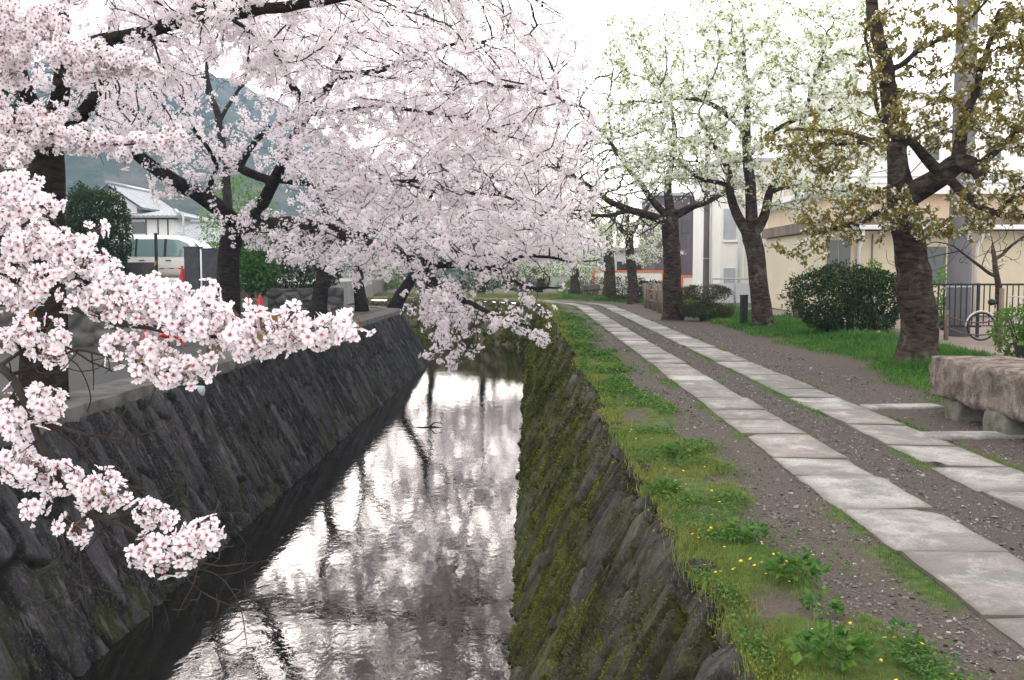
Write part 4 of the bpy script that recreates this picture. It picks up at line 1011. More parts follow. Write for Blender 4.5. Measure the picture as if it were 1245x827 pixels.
white_green(35, 'cherry tree with a dark trunk rising out of the brown hedge', gp(741, 362),
    [[(742, 364, 50, 8), (741, 335, 50, 7), (740, 300, 50, 6), (738, 275, 50, 5)], [(738, 285, 50, 3.4), (715, 265, 50, 2.4), (690, 258, 49, 1.2)], [(738, 280, 50, 3.4), (752, 255, 50, 2.2)]],
    [(720, 290, 50, 50, 30, 3.4, 260), (690, 315, 50, 40, 22, 3, 160), (740, 260, 50, 40, 30, 3, 160)], 0.4, 5.5, 2.4, 3.5, 0.09, 0.038)
white_green(36, 'small pale green cherry tree near the far stone bench', gp(699, 359),
    [[(700, 362, 56, 7), (699, 345, 56, 5.5), (699, 325, 56, 5)], [(699, 328, 56, 3), (680, 312, 56, 2), (660, 305, 56, 1)], [(699, 328, 56, 3), (715, 310, 56, 2), (730, 300, 56, 1)]],
    [(690, 318, 56, 45, 22, 3.4, 260), (650, 322, 58, 35, 20, 3, 190), (720, 315, 56, 30, 20, 3, 130)], 0.42, 6, 2.8, 3.2, 0.10, 0.04)

# ---- F: the near cherry just out of the picture at the left; its sprays hang into the view
def near_template():
    V, F4, F3, T = [], [], [], []
    def add(v, t): V.append(v); T.append(t); return len(V) - 1
    for k in range(5):
        a = 2 * math.pi * k / 5
        c, s = math.cos(a), math.sin(a)
        rows = [(0.06, 0.05, 0.0, 0.0), (0.30, 0.20, 0.10, 0.28), (0.62, 0.38, 0.20, 0.6), (0.88, 0.33, 0.235, 0.9), (1.02, 0.15, 0.25, 1.0)]
        ids = []
        for rr, w, z, t in rows:
            row = []
            for j, q in enumerate((-1, 0, 1)):
                x = rr - (0.07 if (rr > 1 and j == 1) else 0) ; y = w * q; zz = z + 0.08 * abs(q) * (rr < 0.95) - 0.03 * (j == 1)
                row.append(add((x * c - y * s, x * s + y * c, zz), t))
            ids.append(row)
        for i in range(4):
            for j in range(2): F4.append((ids[i][j], ids[i][j + 1], ids[i + 1][j + 1], ids[i + 1][j]))
    for k in range(8):                                               # stamens
        a = 2 * math.pi * k / 8 + 0.3; c, s = math.cos(a), math.sin(a)
        b1 = add((0.03 * c - .016 * s, 0.03 * s + .016 * c, 0.02), 0.05); b2 = add((0.03 * c + .016 * s, 0.03 * s - .016 * c, 0.02), 0.05); tp = add((0.24 * c, 0.24 * s, 0.30), 0.45)
        F3.append((b1, b2, tp))
    i0 = len(V)                                                      # calyx below
    for k in range(5):
        a = 2 * math.pi * k / 5; add((0.11 * math.cos(a), 0.11 * math.sin(a), -0.0), 0.0)
    apex = add((0, 0, -0.34), 0.0)
    for k in range(5): F3.append((i0 + (k + 1) % 5, i0 + k, apex))
    return np.array(V), [np.array(F4), np.array(F3)], np.array(T)
M_PINK_NEAR = m_petal('near_petal', (0.93, 0.905, 0.92), (0.89, 0.78, 0.83), (0.42, 0.07, 0.17), 0.48)
M_STALK = m_noise('flower_stalk', (0.12, 0.10, 0.03), (0.16, 0.09, 0.04), 20, 0.7)
t = Tree(41, 0.07)
t.limb_w(np.array([(-5.55, 3.6, -0.05), (-5.5, 3.6, 0.6), (-5.35, 3.55, 1.3), (-5.0, 3.45, 1.9), (-4.4, 3.3, 2.25)]), np.array([.36, .27, .24, .2, .16]), 0.03, 99)
t.limb_w(np.array([(-4.4, 3.3, 2.25), (-3.4, 3.1, 2.4), (-2.5, 2.9, 2.2), tuple(pt(-120, 250, 2.9)), tuple(pt(-50, 300, 2.85))]), np.array([.12, .09, .06, .04, .022]), 0.03, 40)
t.limb_w(np.array([(-4.4, 3.3, 2.25), (-3.3, 3.7, 2.9), (-2.6, 4.3, 2.9), tuple(pt(-60, 60, 4.5)), tuple(pt(10, 40, 4.5))]), np.array([.10, .07, .045, .025, .010]), 0.03, 40)
t.limb_w(np.array([(-5.0, 3.45, 1.9), (-3.8, 3.2, 1.5), (-2.6, 2.9, 1.2), tuple(pt(-140, 420, 2.75)), tuple(pt(-40, 440, 2.7))]), np.array([.10, .07, .05, .03, .018]), 0.03, 40)
NL = [  # near sprays: px, py, depth, half width
    [(-50, 300, 2.85, 8), (0, 330, 2.75, 5.5), (46, 352, 2.7, 4.6), (90, 374, 2.66, 4.4), (135, 392, 2.62, 4.2), (184, 399, 2.6, 3.8), (256, 412, 2.55, 2.6), (300, 400, 2.55, 1.6), (350, 400, 2.54, 1.1), (430, 396, 2.52, .8)],
    [(-30, 325, 2.8, 4), (40, 325, 2.7, 2.8), (90, 345, 2.68, 2.4), (140, 357, 2.65, 2), (200, 362, 2.62, 1.3), (262, 372, 2.6, .8)],
    [(-40, 440, 2.7, 7), (0, 446, 2.65, 5.5), (24, 470, 2.62, 5), (40, 510, 2.6, 4.6), (60, 560, 2.6, 4.4), (82, 600, 2.6, 3.4), (110, 625, 2.58, 2.6), (150, 640, 2.56, 2.2), (182, 662, 2.55, 1.6), (225, 668, 2.55, .9)],
    [(40, 510, 2.6, 4), (75, 520, 2.62, 3.4), (110, 528, 2.64, 2.8), (150, 532, 2.66, 1.8), (180, 527, 2.68, .9)],
    [(60, 440, 2.7, 2.2), (95, 425, 2.62, 1.8), (130, 432, 2.6, 1.6), (170, 440, 2.58, 1.3), (215, 452, 2.55, .9), (262, 430, 2.53, .7)],
    [(0, 446, 2.65, 3), (50, 415, 2.66, 2.2), (90, 425, 2.64, 1.6)],
    [(40, 500, 2.6, 3), (95, 545, 2.66, 2.4), (140, 580, 2.7, 2), (190, 608, 2.74, 1.5), (240, 622, 2.78, 1.1), (300, 624, 2.8, .7)],
    [(75, 585, 2.6, 2.2), (110, 640, 2.64, 1.6), (160, 690, 2.68, 1.3), (215, 690, 2.7, .9)],
    [(215, 690, 2.7, 1.3), (245, 720, 2.72, 1.1), (290, 738, 2.74, .9), (325, 742, 2.75, .6)], [(225, 690, 2.7, 1), (265, 700, 2.7, .9), (290, 740, 2.7, .8), (300, 790, 2.7, .5)],
    [(215, 668, 2.6, 1.4), (265, 690, 2.6, 1), (325, 680, 2.62, .5)], [(60, 560, 2.6, 2), (70, 640, 2.62, 1.3), (90, 690, 2.64, .9), (130, 720, 2.66, .7), (180, 720, 2.68, .5)],
    [(82, 600, 2.6, 1.5), (100, 680, 2.6, 1), (110, 760, 2.6, .5)], [(-20, 200, 2.9, 4), (20, 215, 2.85, 2.4), (40, 240, 2.8, 1.5)], [(-50, 300, 2.85, 5), (10, 285, 2.75, 3), (50, 260, 2.7, 2), (75, 280, 2.7, 1.2)],
    [(-40, 560, 2.7, 3), (10, 575, 2.62, 2.2), (50, 578, 2.6, 1.5), (120, 590, 2.58, .9)], [(-60, 60, 4.5, 4), (30, 55, 4.4, 3), (90, 68, 4.3, 2.2), (150, 75, 4.2, 1.3), (185, 80, 4.2, .8)],
    [(-60, 150, 4.5, 4), (10, 160, 4.4, 2.6), (80, 165, 4.4, 1.8), (150, 175, 4.4, 1.2), (210, 170, 4.4, .8)], [(-60, 60, 4.5, 4), (0, 20, 4.4, 2.4), (70, 15, 4.4, 1.2)]]
for l in NL: t.limb(l, 0.008, bare=0)
CL = [  # bunches of blossom: px, py, radius px, depth
    (20, 230, 34, 2.8), (48, 250, 26, 2.75), (8, 265, 30, 2.75), (45, 290, 34, 2.7), (75, 300, 28, 2.68), (20, 310, 34, 2.7), (-5, 345, 32, 2.7), (100, 320, 32, 2.66), (70, 335, 26, 2.66), (130, 345, 32, 2.64), (105, 285, 14, 2.66), (150, 365, 30, 2.62), (125, 372, 24, 2.62), (180, 352, 28, 2.62),
    (205, 370, 34, 2.6), (235, 365, 30, 2.6), (175, 385, 24, 2.6), (250, 390, 32, 2.56), (270, 400, 26, 2.54), (225, 395, 26, 2.57), (295, 395, 30, 2.54), (320, 405, 30, 2.53), (345, 395, 28, 2.53), (375, 402, 27, 2.53), (400, 400, 26, 2.52), (425, 402, 24, 2.52), (443, 392, 15, 2.52), (300, 420, 20, 2.54),
    (30, 355, 26, 2.68), (90, 365, 22, 2.64), (45, 395, 24, 2.66), (60, 420, 22, 2.64), (30, 420, 20, 2.66), (62, 440, 14, 2.62), (10, 400, 26, 2.68), (150, 418, 20, 2.58), (185, 440, 26, 2.56), (208, 450, 24, 2.55), (195, 462, 16, 2.55), (175, 425, 16, 2.58), (235, 452, 16, 2.54), (255, 435, 16, 2.53), (205, 425, 14, 2.56),
    (8, 490, 24, 2.62), (50, 492, 24, 2.6), (20, 515, 20, 2.6), (60, 500, 18, 2.6), (5, 545, 0, 2.6), (12, 562, 24, 2.6), (40, 570, 26, 2.58), (66, 585, 22, 2.58), (95, 585, 22, 2.57), (118, 590, 24, 2.57), (130, 600, 18, 2.56), (110, 605, 16, 2.56), (40, 612, 13, 2.58), (90, 640, 15, 2.57),
    (180, 632, 21, 2.55), (195, 670, 28, 2.54), (215, 680, 20, 2.54), (178, 672, 18, 2.54), (240, 650, 22, 2.54), (255, 645, 18, 2.53), (235, 668, 16, 2.54),
    (30, 30, 34, 4.3), (60, 20, 28, 4.3), (5, 15, 34, 4.3), (55, 45, 26, 4.3), (75, 65, 32, 4.2), (110, 70, 32, 4.2), (140, 75, 30, 4.2), (165, 78, 24, 4.2), (20, 60, 34, 4.3), (180, 85, 14, 4.2), (15, 90, 26, 4.3), (95, 92, 20, 4.2),
    (10, 150, 30, 4.4), (40, 165, 28, 4.4), (75, 168, 28, 4.4), (105, 172, 22, 4.4), (135, 175, 20, 4.4), (165, 172, 20, 4.4), (195, 178, 18, 4.4), (15, 185, 28, 4.3), (150, 190, 14, 4.4), (60, 140, 20, 4.4), (-20, 120, 30, 4.4), (210, 165, 12, 4.4)]
r = t.r
cen = np.array([pt(q[0], q[1], q[3]) for q in CL if q[2] > 0]); crad = np.array([q[2] * q[3] / F_PX for q in CL if q[2] > 0])
for c, q in zip(cen, crad):                                          # a spur from the nearest wood to every bunch
    d = np.linalg.norm(t.pos[:t.n] - c, axis=1); j = int(d.argmin())
    if d[j] > 0.05: t.limb_w(np.array([t.pos[j], (t.pos[j] + c) / 2 + r.normal(0, .01, 3), c]), np.array([.004, .0032, .0022]), 0.004)
# bare twigs reaching down over the water
A = t.blobs([(120, 560, 2.66, 110, 70, .25, 220), (180, 640, 2.7, 130, 60, .2, 220), (240, 720, 2.72, 90, 60, .2, 220), (90, 690, 2.66, 80, 70, .2, 160), (90, 450, 2.66, 90, 40, .2, 110), (140, 520, 2.66, 80, 30, .2, 110)])
m0 = t.n
t.step = 0.05; t.grow(A, 0.55, 0.06, 70, droop=-0.06, jit=0.22)
t.radii(0.0020, 0.38)
rootF = world_thing('cherry_tree', 'near cherry tree whose large-flowered sprays hang over the canal, trunk hidden', 'cherry tree', (-5.55, 3.6, 0), GP)
V, F = t.mesh(0, 9, 0.08); mk('trunk', V, F, M_TWIG, rootF)
pos, nrm, stem0 = [], [], []
for c, q in zip(cen, crad):
    D = (c - C0) @ FW
    nu = max(2, int(round(7.2 * (q / 0.055) ** 2 * r.uniform(.7, 1.2))))                    # umbels of a few flowers on stalks, at uneven places
    uc = r.normal(size=(nu, 3)); uc /= np.linalg.norm(uc, axis=1, keepdims=True); uc = c + uc * (q * 0.68 * r.random(nu) ** 0.45)[:, None] * np.array([1.15, 1, 0.8])
    for u_ in uc:
        m = r.integers(3, 8)
        o = r.normal(0, .75, size=(m, 3)) + (u_ - c) / q * 0.9; o[:, 2] -= 0.12; o /= np.linalg.norm(o, axis=1, keepdims=True)
        ln_ = r.uniform(0.018, 0.040, m)[:, None]
        pos.append(u_ + o * ln_); v = o + r.normal(0, 0.35, o.shape); nrm.append(v); stem0.append(np.repeat(u_[None], m, 0) + r.normal(0, .002, (m, 3)))
pos, nrm, stem0 = map(np.concatenate, (pos, nrm, stem0))
T, Fs_, tt = near_template()
ax, ay, az = frames(nrm, r)
sz = 0.0175 * r.uniform(0.85, 1.15, len(pos))
sz3 = np.stack([sz, sz, sz * r.uniform(0.4, 1.9, len(pos))], 1)           # some open flat, some still cupped
bud = r.random(len(pos)) < 0.09
sz3[bud] = np.stack([sz * .34, sz * .34, sz * 2.2], 1)[bud]
V, F = stamp(T, Fs_, pos, ax, ay, az, sz3)
V = V + r.normal(0, 0.0007, V.shape)
mk('blossom', V, F, M_PINK_NEAR, rootF, attrs={'t': np.tile(tt, len(pos)), 'r': np.repeat(np.where(bud, 1.0, r.random(len(pos)) ** 1.4), len(T))}, smooth=True)
end = pos - az * (sz * 0.3)[:, None]                                   # stalks: thin three-sided
side = np.cross(end - stem0, [0.3, 0.5, 0.8]); side /= np.linalg.norm(side, axis=1, keepdims=True) + 1e-9
side2 = np.cross(end - stem0, side); side2 /= np.linalg.norm(side2, axis=1, keepdims=True) + 1e-9
w = 0.0009
ring = [side * w, (-0.5 * side + 0.87 * side2) * w, (-0.5 * side - 0.87 * side2) * w]
V = np.stack([stem0 + q for q in ring] + [end + q for q in ring], 1).reshape(-1, 3)
o = (np.arange(len(pos)) * 6)[:, None]
mk('flower_stalks', V, [np.concatenate([np.concatenate([o + a, o + b, o + 3 + b, o + 3 + a], 1) for a, b in ((0, 1), (1, 2), (2, 0))])], M_STALK, rootF)
k = r.integers(0, len(cen), 260)
lp = cen[k] + r.normal(0, 0.35, (260, 3)) * crad[k][:, None]
leaf_mesh('leaves', M_BUD, rootF, lp, r.normal(0, 1, (260, 3)), r.uniform(0.012, 0.030, 260), r, -0.2)
print('flowers', nB, nA, nC, nD, nE, len(pos))

# ====================================================================== HILLS, AIR, FAR BANK
xs = np.linspace(-520, 160, 150); ys = np.linspace(230, 640, 90)
X, Y = np.meshgrid(xs, ys)
ridge = 84 * np.exp(-((X + 175) / 100) ** 2) + 60 * np.exp(-((X + 340) / 120) ** 2) + 9 * np.exp(-((X - 10) / 120) ** 2)
Z = ridge * sstep(235, 420, Y) * (0.72 + 0.55 * fbm(X / 70, Y / 70, 0, 201, 4)) + 3.2 * fbm(X / 7, Y / 7, 0, 203, 3) * sstep(240, 270, Y) - 0.3
i = np.arange(len(ys) - 1)[:, None] * len(xs) + np.arange(len(xs) - 1)[None]
n = Nd('wooded_hill'); v = n.coord()
M_HILL = n.pbr(n.ramp(n.noise(v, 0.09, 8, 0.7), [(0.3, (0.03, 0.05, 0.025)), (0.5, (0.07, 0.08, 0.04)), (0.62, (0.15, 0.12, 0.08)), (0.75, (0.09, 0.10, 0.05))]), 0.95, n.bump(n.noise(v, 0.25, 6, 0.7), 1.0, 3.0), 0.1)
tag(mk('hills', np.stack([X, Y, Z], -1).reshape(-1, 3), np.stack([i, i + 1, i + len(xs) + 1, i + len(xs)], -1).reshape(-1, 4), M_HILL), kind='structure')
HZ = bpy.data.materials.new('haze_air'); HZ.use_nodes = True
ht = HZ.node_tree; ht.nodes.clear()
ho = ht.nodes.new('ShaderNodeOutputMaterial'); hv = ht.nodes.new('ShaderNodeVolumePrincipled')
hv.inputs['Color'].default_value = (0.42, 0.66, 1.0, 1); hv.inputs['Density'].default_value = 0.0006; hv.inputs['Anisotropy'].default_value = 0.2
ht.links.new(hv.outputs[0], ho.inputs['Volume'])
b = MB().box((0, 330, 60), (1500, 720, 130)); hz = b.build('haze', HZ); tag(hz, kind='stuff')

# ====================================================================== SHRUBS, HEDGES
M_HEDGE_D = m_leaf('dark_hedge_leaf', (0.012, 0.026, 0.009), (0.028, 0.052, 0.014), (0.065, 0.10, 0.022), 0.25, 0.35)
M_HEDGE_B = m_leaf('brownish_hedge_leaf', (0.035, 0.036, 0.013), (0.07, 0.065, 0.022), (0.13, 0.11, 0.045), 0.3, 0.5)
M_HEDGE_G = m_leaf('fresh_green_leaf', (0.05, 0.12, 0.015), (0.10, 0.21, 0.025), (0.18, 0.30, 0.05), 0.45, 0.35)
M_STEM = m_noise('shrub_stem', (0.03, 0.022, 0.016), (0.09, 0.07, 0.05), 10, 0.9)
def shrub(name, label, cat, base, dims, n_leaf, lsize, mat, seed, square=0.0, group=None, stems=9, shell=0.5, rz=0.0, lift=0.12):
    """leaves through a clipped or loose body over a handful of stems; base: world point, dims: full width, depth, height"""
    r = np.random.default_rng(seed)
    root = world_thing(name, label, cat, base, group)
    base = np.array(base, float)
    q = r.normal(size=(n_leaf, 3)); q /= np.linalg.norm(q, axis=1, keepdims=True)
    if square: q = np.sign(q) * np.abs(q) ** (1 - square); q /= np.abs(q).max(1, keepdims=True) ** square * np.linalg.norm(q, axis=1, keepdims=True) ** (1 - square)
    rad = np.where(r.random(n_leaf) < shell, r.uniform(0.86, 1.03, n_leaf), r.random(n_leaf) ** 0.5)
    lump = 0.62 + 0.76 * fbm(q[:, 0] * 2.2 + seed, q[:, 1] * 2.2, q[:, 2] * 2.2, seed, 3)
    p = q * (rad * (1 - (1 - square) * 0.9 * (1 - lump)))[:, None]
    P = p * np.array(dims) / 2 * np.array([1, 1, 1 - lift / 2]); P[:, 2] += dims[2] * (0.5 + lift / 2)
    keep = (P[:, 2] > 0.03) & (fbm(P[:, 0] * 3 + 9, P[:, 1] * 3, P[:, 2] * 3, seed + 2, 3) > 0.36 - 0.1 * square); P, q = P[keep], q[keep]
    c, s = math.cos(rz), math.sin(rz)
    P = np.stack([P[:, 0] * c - P[:, 1] * s, P[:, 0] * s + P[:, 1] * c, P[:, 2]], 1)
    leaf_mesh('foliage', mat, root, P + base, q * 0.7 + r.normal(0, 0.5, q.shape), lsize * r.uniform(0.6, 1.3, len(P)), r, 0.1)
    m = MB()
    for k in range(stems):
        a = r.uniform(0, 2 * math.pi); e = np.array([math.cos(a) * dims[0] * .33 * r.random(), math.sin(a) * dims[1] * .33 * r.random(), dims[2] * r.uniform(.6, .92)])
        e = np.array([e[0] * c - e[1] * s, e[0] * s + e[1] * c, e[2]])
        b0 = np.array([e[0] * .3, e[1] * .3, -0.03]); mid = (b0 + e) / 2 + r.normal(0, 0.05, 3)
        m.tube(np.array([b0, mid, e]) + base, [0.018, 0.012, 0.005], 5)
    m.build('stem', M_STEM, root, True)
    return root
def px_shrub(name, label, cat, px, py, D, wpx, hpx, depth, *a, **k):
    """px, py: foot of the shrub seen at depth D"""
    b = pt(px, py, D); return shrub(name, label, cat, b, (wpx * D / F_PX, depth, hpx * D / F_PX), *a, **k)
GB = 'shrubs along the slab path'
g = gp(860, 391)
shrub('clipped_bush', 'low clipped brown-green bush beside the thick straight tree trunk', 'bush', g + np.array([0, .5, 0]), (1.62, 1.2, 1.02), 15000, 0.042, M_HEDGE_B, 1, 0.45, GB, rz=0.1)
g = gp(1032, 414)
shrub('shrub', 'large dark-leaved shrub left of the stout ringed trunk', 'shrub', g + np.array([.2, .6, 0]), (2.35, 1.5, 1.55), 15000, 0.068, M_HEDGE_D, 2, 0.2, GB, 12, rz=0.1)
g = gp(972, 396)
shrub('shrub', 'thin open dark shrub with sparse sprigs beside the large dark shrub', 'shrub', g, (1.0, .8, 1.3), 800, 0.08, M_HEDGE_D, 3, 0.0, GB, 9, shell=.3)
g = gp(1252, 452)
shrub('shrub', 'fresh green bush behind the right end of the stone bench', 'shrub', g + np.array([.1, .3, 0]), (0.95, .9, 0.95), 2600, 0.065, M_HEDGE_G, 4, 0.1, GB)
shrub('shrub', 'bright green plant peeping over the large dark shrub', 'shrub', gp(1072, 398) + np.array([.1, 1.2, 0]), (1.0, .9, 1.60), 1500, 0.09, M_HEDGE_G, 5, 0.0, GB)
shrub('shrub', 'bright green plant between the ringed trunk and the wide grey pole', 'shrub', gp(1146, 400), (.7, .7, 1.45), 900, 0.085, M_HEDGE_G, 6, 0.0, GB)
px_shrub('shrub', 'dark green round bush above the wooden picket fence', 'bush', 792, 366, 45, 46, 24, 1.5, 2600, 0.08, M_HEDGE_D, 7, 0.2, GB)
px_shrub('hedge', 'brown twiggy hedge around the slender trunks beyond the picket fence', 'hedge', 758, 366, 48, 54, 30, 1.6, 2600, 0.085, M_HEDGE_B, 8, 0.3, GB)
px_shrub('hedge', 'brown hedge behind the far stone bench', 'hedge', 716, 361, 60, 50, 24, 1.6, 2200, 0.10, M_HEDGE_B, 9, 0.3, GB)
px_shrub('shrub', 'green bush at the foot of the small pale green tree', 'bush', 694, 362, 57, 34, 20, 1.6, 1500, 0.10, M_HEDGE_G, 10, 0.1, GB)
for k, (px, w, h, mat, lab) in enumerate([(640, 60, 34, M_HEDGE_B, 'reddish brown hedge across the far bend of the path'), (585, 60, 40, M_HEDGE_D, 'dark green hedge across the far bend behind the blossom'), (520, 70, 44, M_HEDGE_D, 'tall dark hedge at the end of the canal'), (460, 60, 46, M_HEDGE_G, 'light green hedge beyond the leaning far trunk')]):
    px_shrub('hedge', lab, 'hedge', px, 358, 63, w, h, 2.0, 3200, 0.12, mat, 40 + k, 0.3, 'hedges beyond the bend')
# left bank
g = gp(372, 379)
shrub('hedge', 'big dark green hedge on the low stone wall behind the leaning trunk', 'hedge', np.array([g[0] - .3, 35.6, 0.75]), (3.6, 2.0, 2.6), 11000, 0.10, M_HEDGE_D, 11, 0.35, None, 14, lift=0.0)
shrub('shrub', 'yellow-green broad-leaved shrub right behind the big cherry trunk', 'shrub', pt(308, 362, 32.5), (1.6, 1.4, 2.1), 1800, 0.17, M_WEED, 12, 0.1)
shrub('shrub', 'dark rounded evergreen bush in front of the tiled house', 'bush', np.array([pt(100, 300, 33)[0], 34, 0]), (2.1, 1.8, 4.2), 22000, 0.10, M_HEDGE_D, 13, 0.1, None, 10, lift=0.2)
shrub('shrub', 'yellow-green treetop shrub showing between boughs above the big hedge', 'shrub', pt(292, 345, 46), (3.4, 2.4, 5.0), 3000, 0.16, M_HEDGE_G, 14, 0.0)
t = Tree(52, 0.2)
t.limb([(1214, 425, 20, 5), (1215, 380, 20, 4), (1213, 335, 20, 3.4), (1208, 305, 20, 2.6)], 0.04, 8)
t.limb([(1212, 340, 20, 2.4), (1185, 318, 20, 1.8), (1160, 300, 20, 1)]); t.limb([(1210, 318, 20, 2.2), (1235, 295, 20, 1.6), (1260, 280, 20, 1)])
t.grow(t.blobs([(1205, 300, 20, 60, 34, 1.0, 330), (1120, 310, 20.5, 50, 30, .8, 120)]), 2.2, 0.24, jit=.35)
ro = finish(t, 'bare_tree', 'small twiggy nearly leafless tree standing at the black bar railing', 'tree', gp(1214, 425), None, M_BARK2, 0.03, 0.005)
p, dr = t.spurs(2.2, 0.02); leaf_mesh('leaves', M_HEDGE_G, ro, p, dr, t.r.uniform(0.04, 0.08, len(p)), t.r, 0.2)
t = Tree(51, 0.3)
t.limb([(8, 415, 21, 14), (8, 300, 21, 11), (6, 200, 21, 8), (4, 110, 21, 4)], 0.04, 8)
t.grow(t.blobs([(5, 135, 21, 34, 48, 1.2, 260), (0, 200, 21, 40, 30, 1.2, 120)]), 2.5, 0.3)
ro = finish(t, 'evergreen_tree', 'dark evergreen tree behind the thickest trunk', 'tree', gp(8, 415), None, M_BARK)
p, dr = t.spurs(60, 0.02); k = np.repeat(np.arange(len(p)), 3)
leaf_mesh('leaves', M_HEDGE_D, ro, p[k] + t.r.normal(0, 0.09, (len(k), 3)), t.r.normal(0, 1, (len(k), 3)), t.r.uniform(0.05, 0.11, len(k)), t.r, 0.2)

# ====================================================================== RIGHT BANK: BUILDINGS
M_WHITEWALL = m_noise('white_render', (0.76, 0.73, 0.68), (0.84, 0.82, 0.78), 0.8, 0.8, 0.08)
M_CREAM = m_noise('cream_panel', (0.74, 0.66, 0.54), (0.82, 0.75, 0.64), 0.6, 0.7, 0.06, stretch=(6, 6, .3))
M_BEIGE = m_noise('beige_render', (0.56, 0.49, 0.36), (0.64, 0.57, 0.43), 0.9, 0.85, 0.1)
M_DARKCLAD = m_noise('purple_brown_cladding', (0.105, 0.085, 0.10), (0.135, 0.11, 0.125), 0.5, 0.6, 0.1, 8, stretch=(8, 8, .2))
M_GREYMETAL = m_noise('grey_metal', (0.34, 0.36, 0.38), (0.44, 0.45, 0.47), 2, 0.45, 0.05)
M_PALEPANEL = m_noise('pale_blue_panel', (0.56, 0.60, 0.63), (0.64, 0.68, 0.70), 1.5, 0.5, 0.03)
M_ORANGE = m_noise('orange_paint', (0.62, 0.16, 0.05), (0.7, 0.22, 0.08), 3, 0.5, 0.05)
M_GUTTER = m_noise('white_gutter', (0.66, 0.66, 0.66), (0.78, 0.78, 0.78), 3, 0.4, 0.03)
M_PEACH = m_noise('peach_fascia', (0.62, 0.46, 0.31), (0.70, 0.55, 0.40), 1.0, 0.7, 0.05)
M_BLACK = m_noise('black_steel', (0.012, 0.012, 0.013), (0.03, 0.03, 0.03), 8, 0.5, 0.1)
M_WOOD = m_noise('weathered_wood', (0.10, 0.075, 0.055), (0.24, 0.19, 0.15), 5, 0.85, 0.4, stretch=(1, 1, .15))
n = Nd('dim_glass'); M_GLASS = n.pbr((0.05, 0.06, 0.06), 0.08, None, 0.6)
n = Nd('car_glass'); M_CARGLASS = n.pbr((0.16, 0.24, 0.23), 0.05, None, 0.7)

def front(px0, px1, ytop, Y, zbot=-0.05):
    """world x0, x1, ztop of an upright face at distance Y spanning these columns"""
    def at(px, py):
        d = pt(px, py, 1.0) - C0; return C0 + d * (Y / d[1])
    a, b_ = at(px0, ytop), at(px1, ytop)
    return a[0], b_[0], (a[2] + b_[2]) / 2
# white building
x0, x1, zt = front(877, 1004, 196, 48)
bd = world_thing('white_building', 'white two-storey building with cream panels behind the forked tree', 'building', (x0, 48, 0))
MB().box(((x0 + x1) / 2, 52, zt / 2), (x1 - x0, 8, zt)).build('wall', M_WHITEWALL, bd)
m = MB().box(((x0 + x1) / 2, 52, zt + 0.08), (x1 - x0 + .3, 8.3, 0.16)); m.build('roof_edge', M_GREYMETAL, bd)
def face(px0, px1, y0, y1, Y, dep, name, mat, par, bevel=0.0):
    a, b_, zt_ = front(px0, px1, y0, Y); _, _, zb_ = front(px0, px1, y1, Y)
    return MB().box(((a + b_) / 2, Y - dep / 2 + 0.002, (zt_ + zb_) / 2), (b_ - a, dep, zt_ - zb_)).build(name, mat, par, False, bevel)
w = face(880, 895, 254, 291, 48, .06, 'window', M_GREYMETAL, bd)
for k in range(6): face(881, 894, 257 + k * 5.6, 259.2 + k * 5.6, 47.94, .05, 'louver', M_GUTTER, w)
face(879, 896, 291.5, 294.5, 48, .12, 'window_sill', M_WHITEWALL, bd)
dr_ = face(880, 894, 326, 366, 48, .05, 'door', M_GREYMETAL, bd); face(891, 892.5, 345, 349, 47.95, .06, 'door_handle', M_BLACK, dr_)
for px in (908, 931, 954, 977): face(px, px + 19, 222, 352, 48, .05, 'wall_panel', M_CREAM, bd)
for px in (904, 928, 951, 974, 999): face(px, px + 2.2, 205, 366, 48, .09, 'rib', M_WHITEWALL, bd)
face(897, 1003, 352, 355, 48, .08, 'base_trim', M_GREYMETAL, bd)
m = MB(); a, _, z_ = front(899.5, 901, 205, 48); m.tube([(a, 47.9, z_), (a, 47.9, 0)], 0.05, 8); m.build('downpipe', M_GUTTER, bd, True)
# dark clad building
x0, x1, zt = front(797, 877, 238, 64)
bd = world_thing('dark_building', 'purple-brown clad building left of the white building', 'building', (x0, 64, 0))
MB().box(((x0 + x1) / 2, 68, zt / 2), (x1 - x0, 8, zt)).build('wall', M_DARKCLAD, bd)
for k in range(26):
    xx = x0 + (x1 - x0) * (k + .5) / 26
    if k % 2 == 0: MB().box((xx, 63.985, zt / 2), (0.035, 0.03, zt - .1)).build('seam', M_DARKCLAD, bd)
MB().box(((x0 + x1) / 2, 68, zt + .1), (x1 - x0 + .3, 8.3, .2)).build('roof_edge', M_GREYMETAL, bd)
face(829, 838, 268, 284, 64, .06, 'window', M_GLASS, bd)
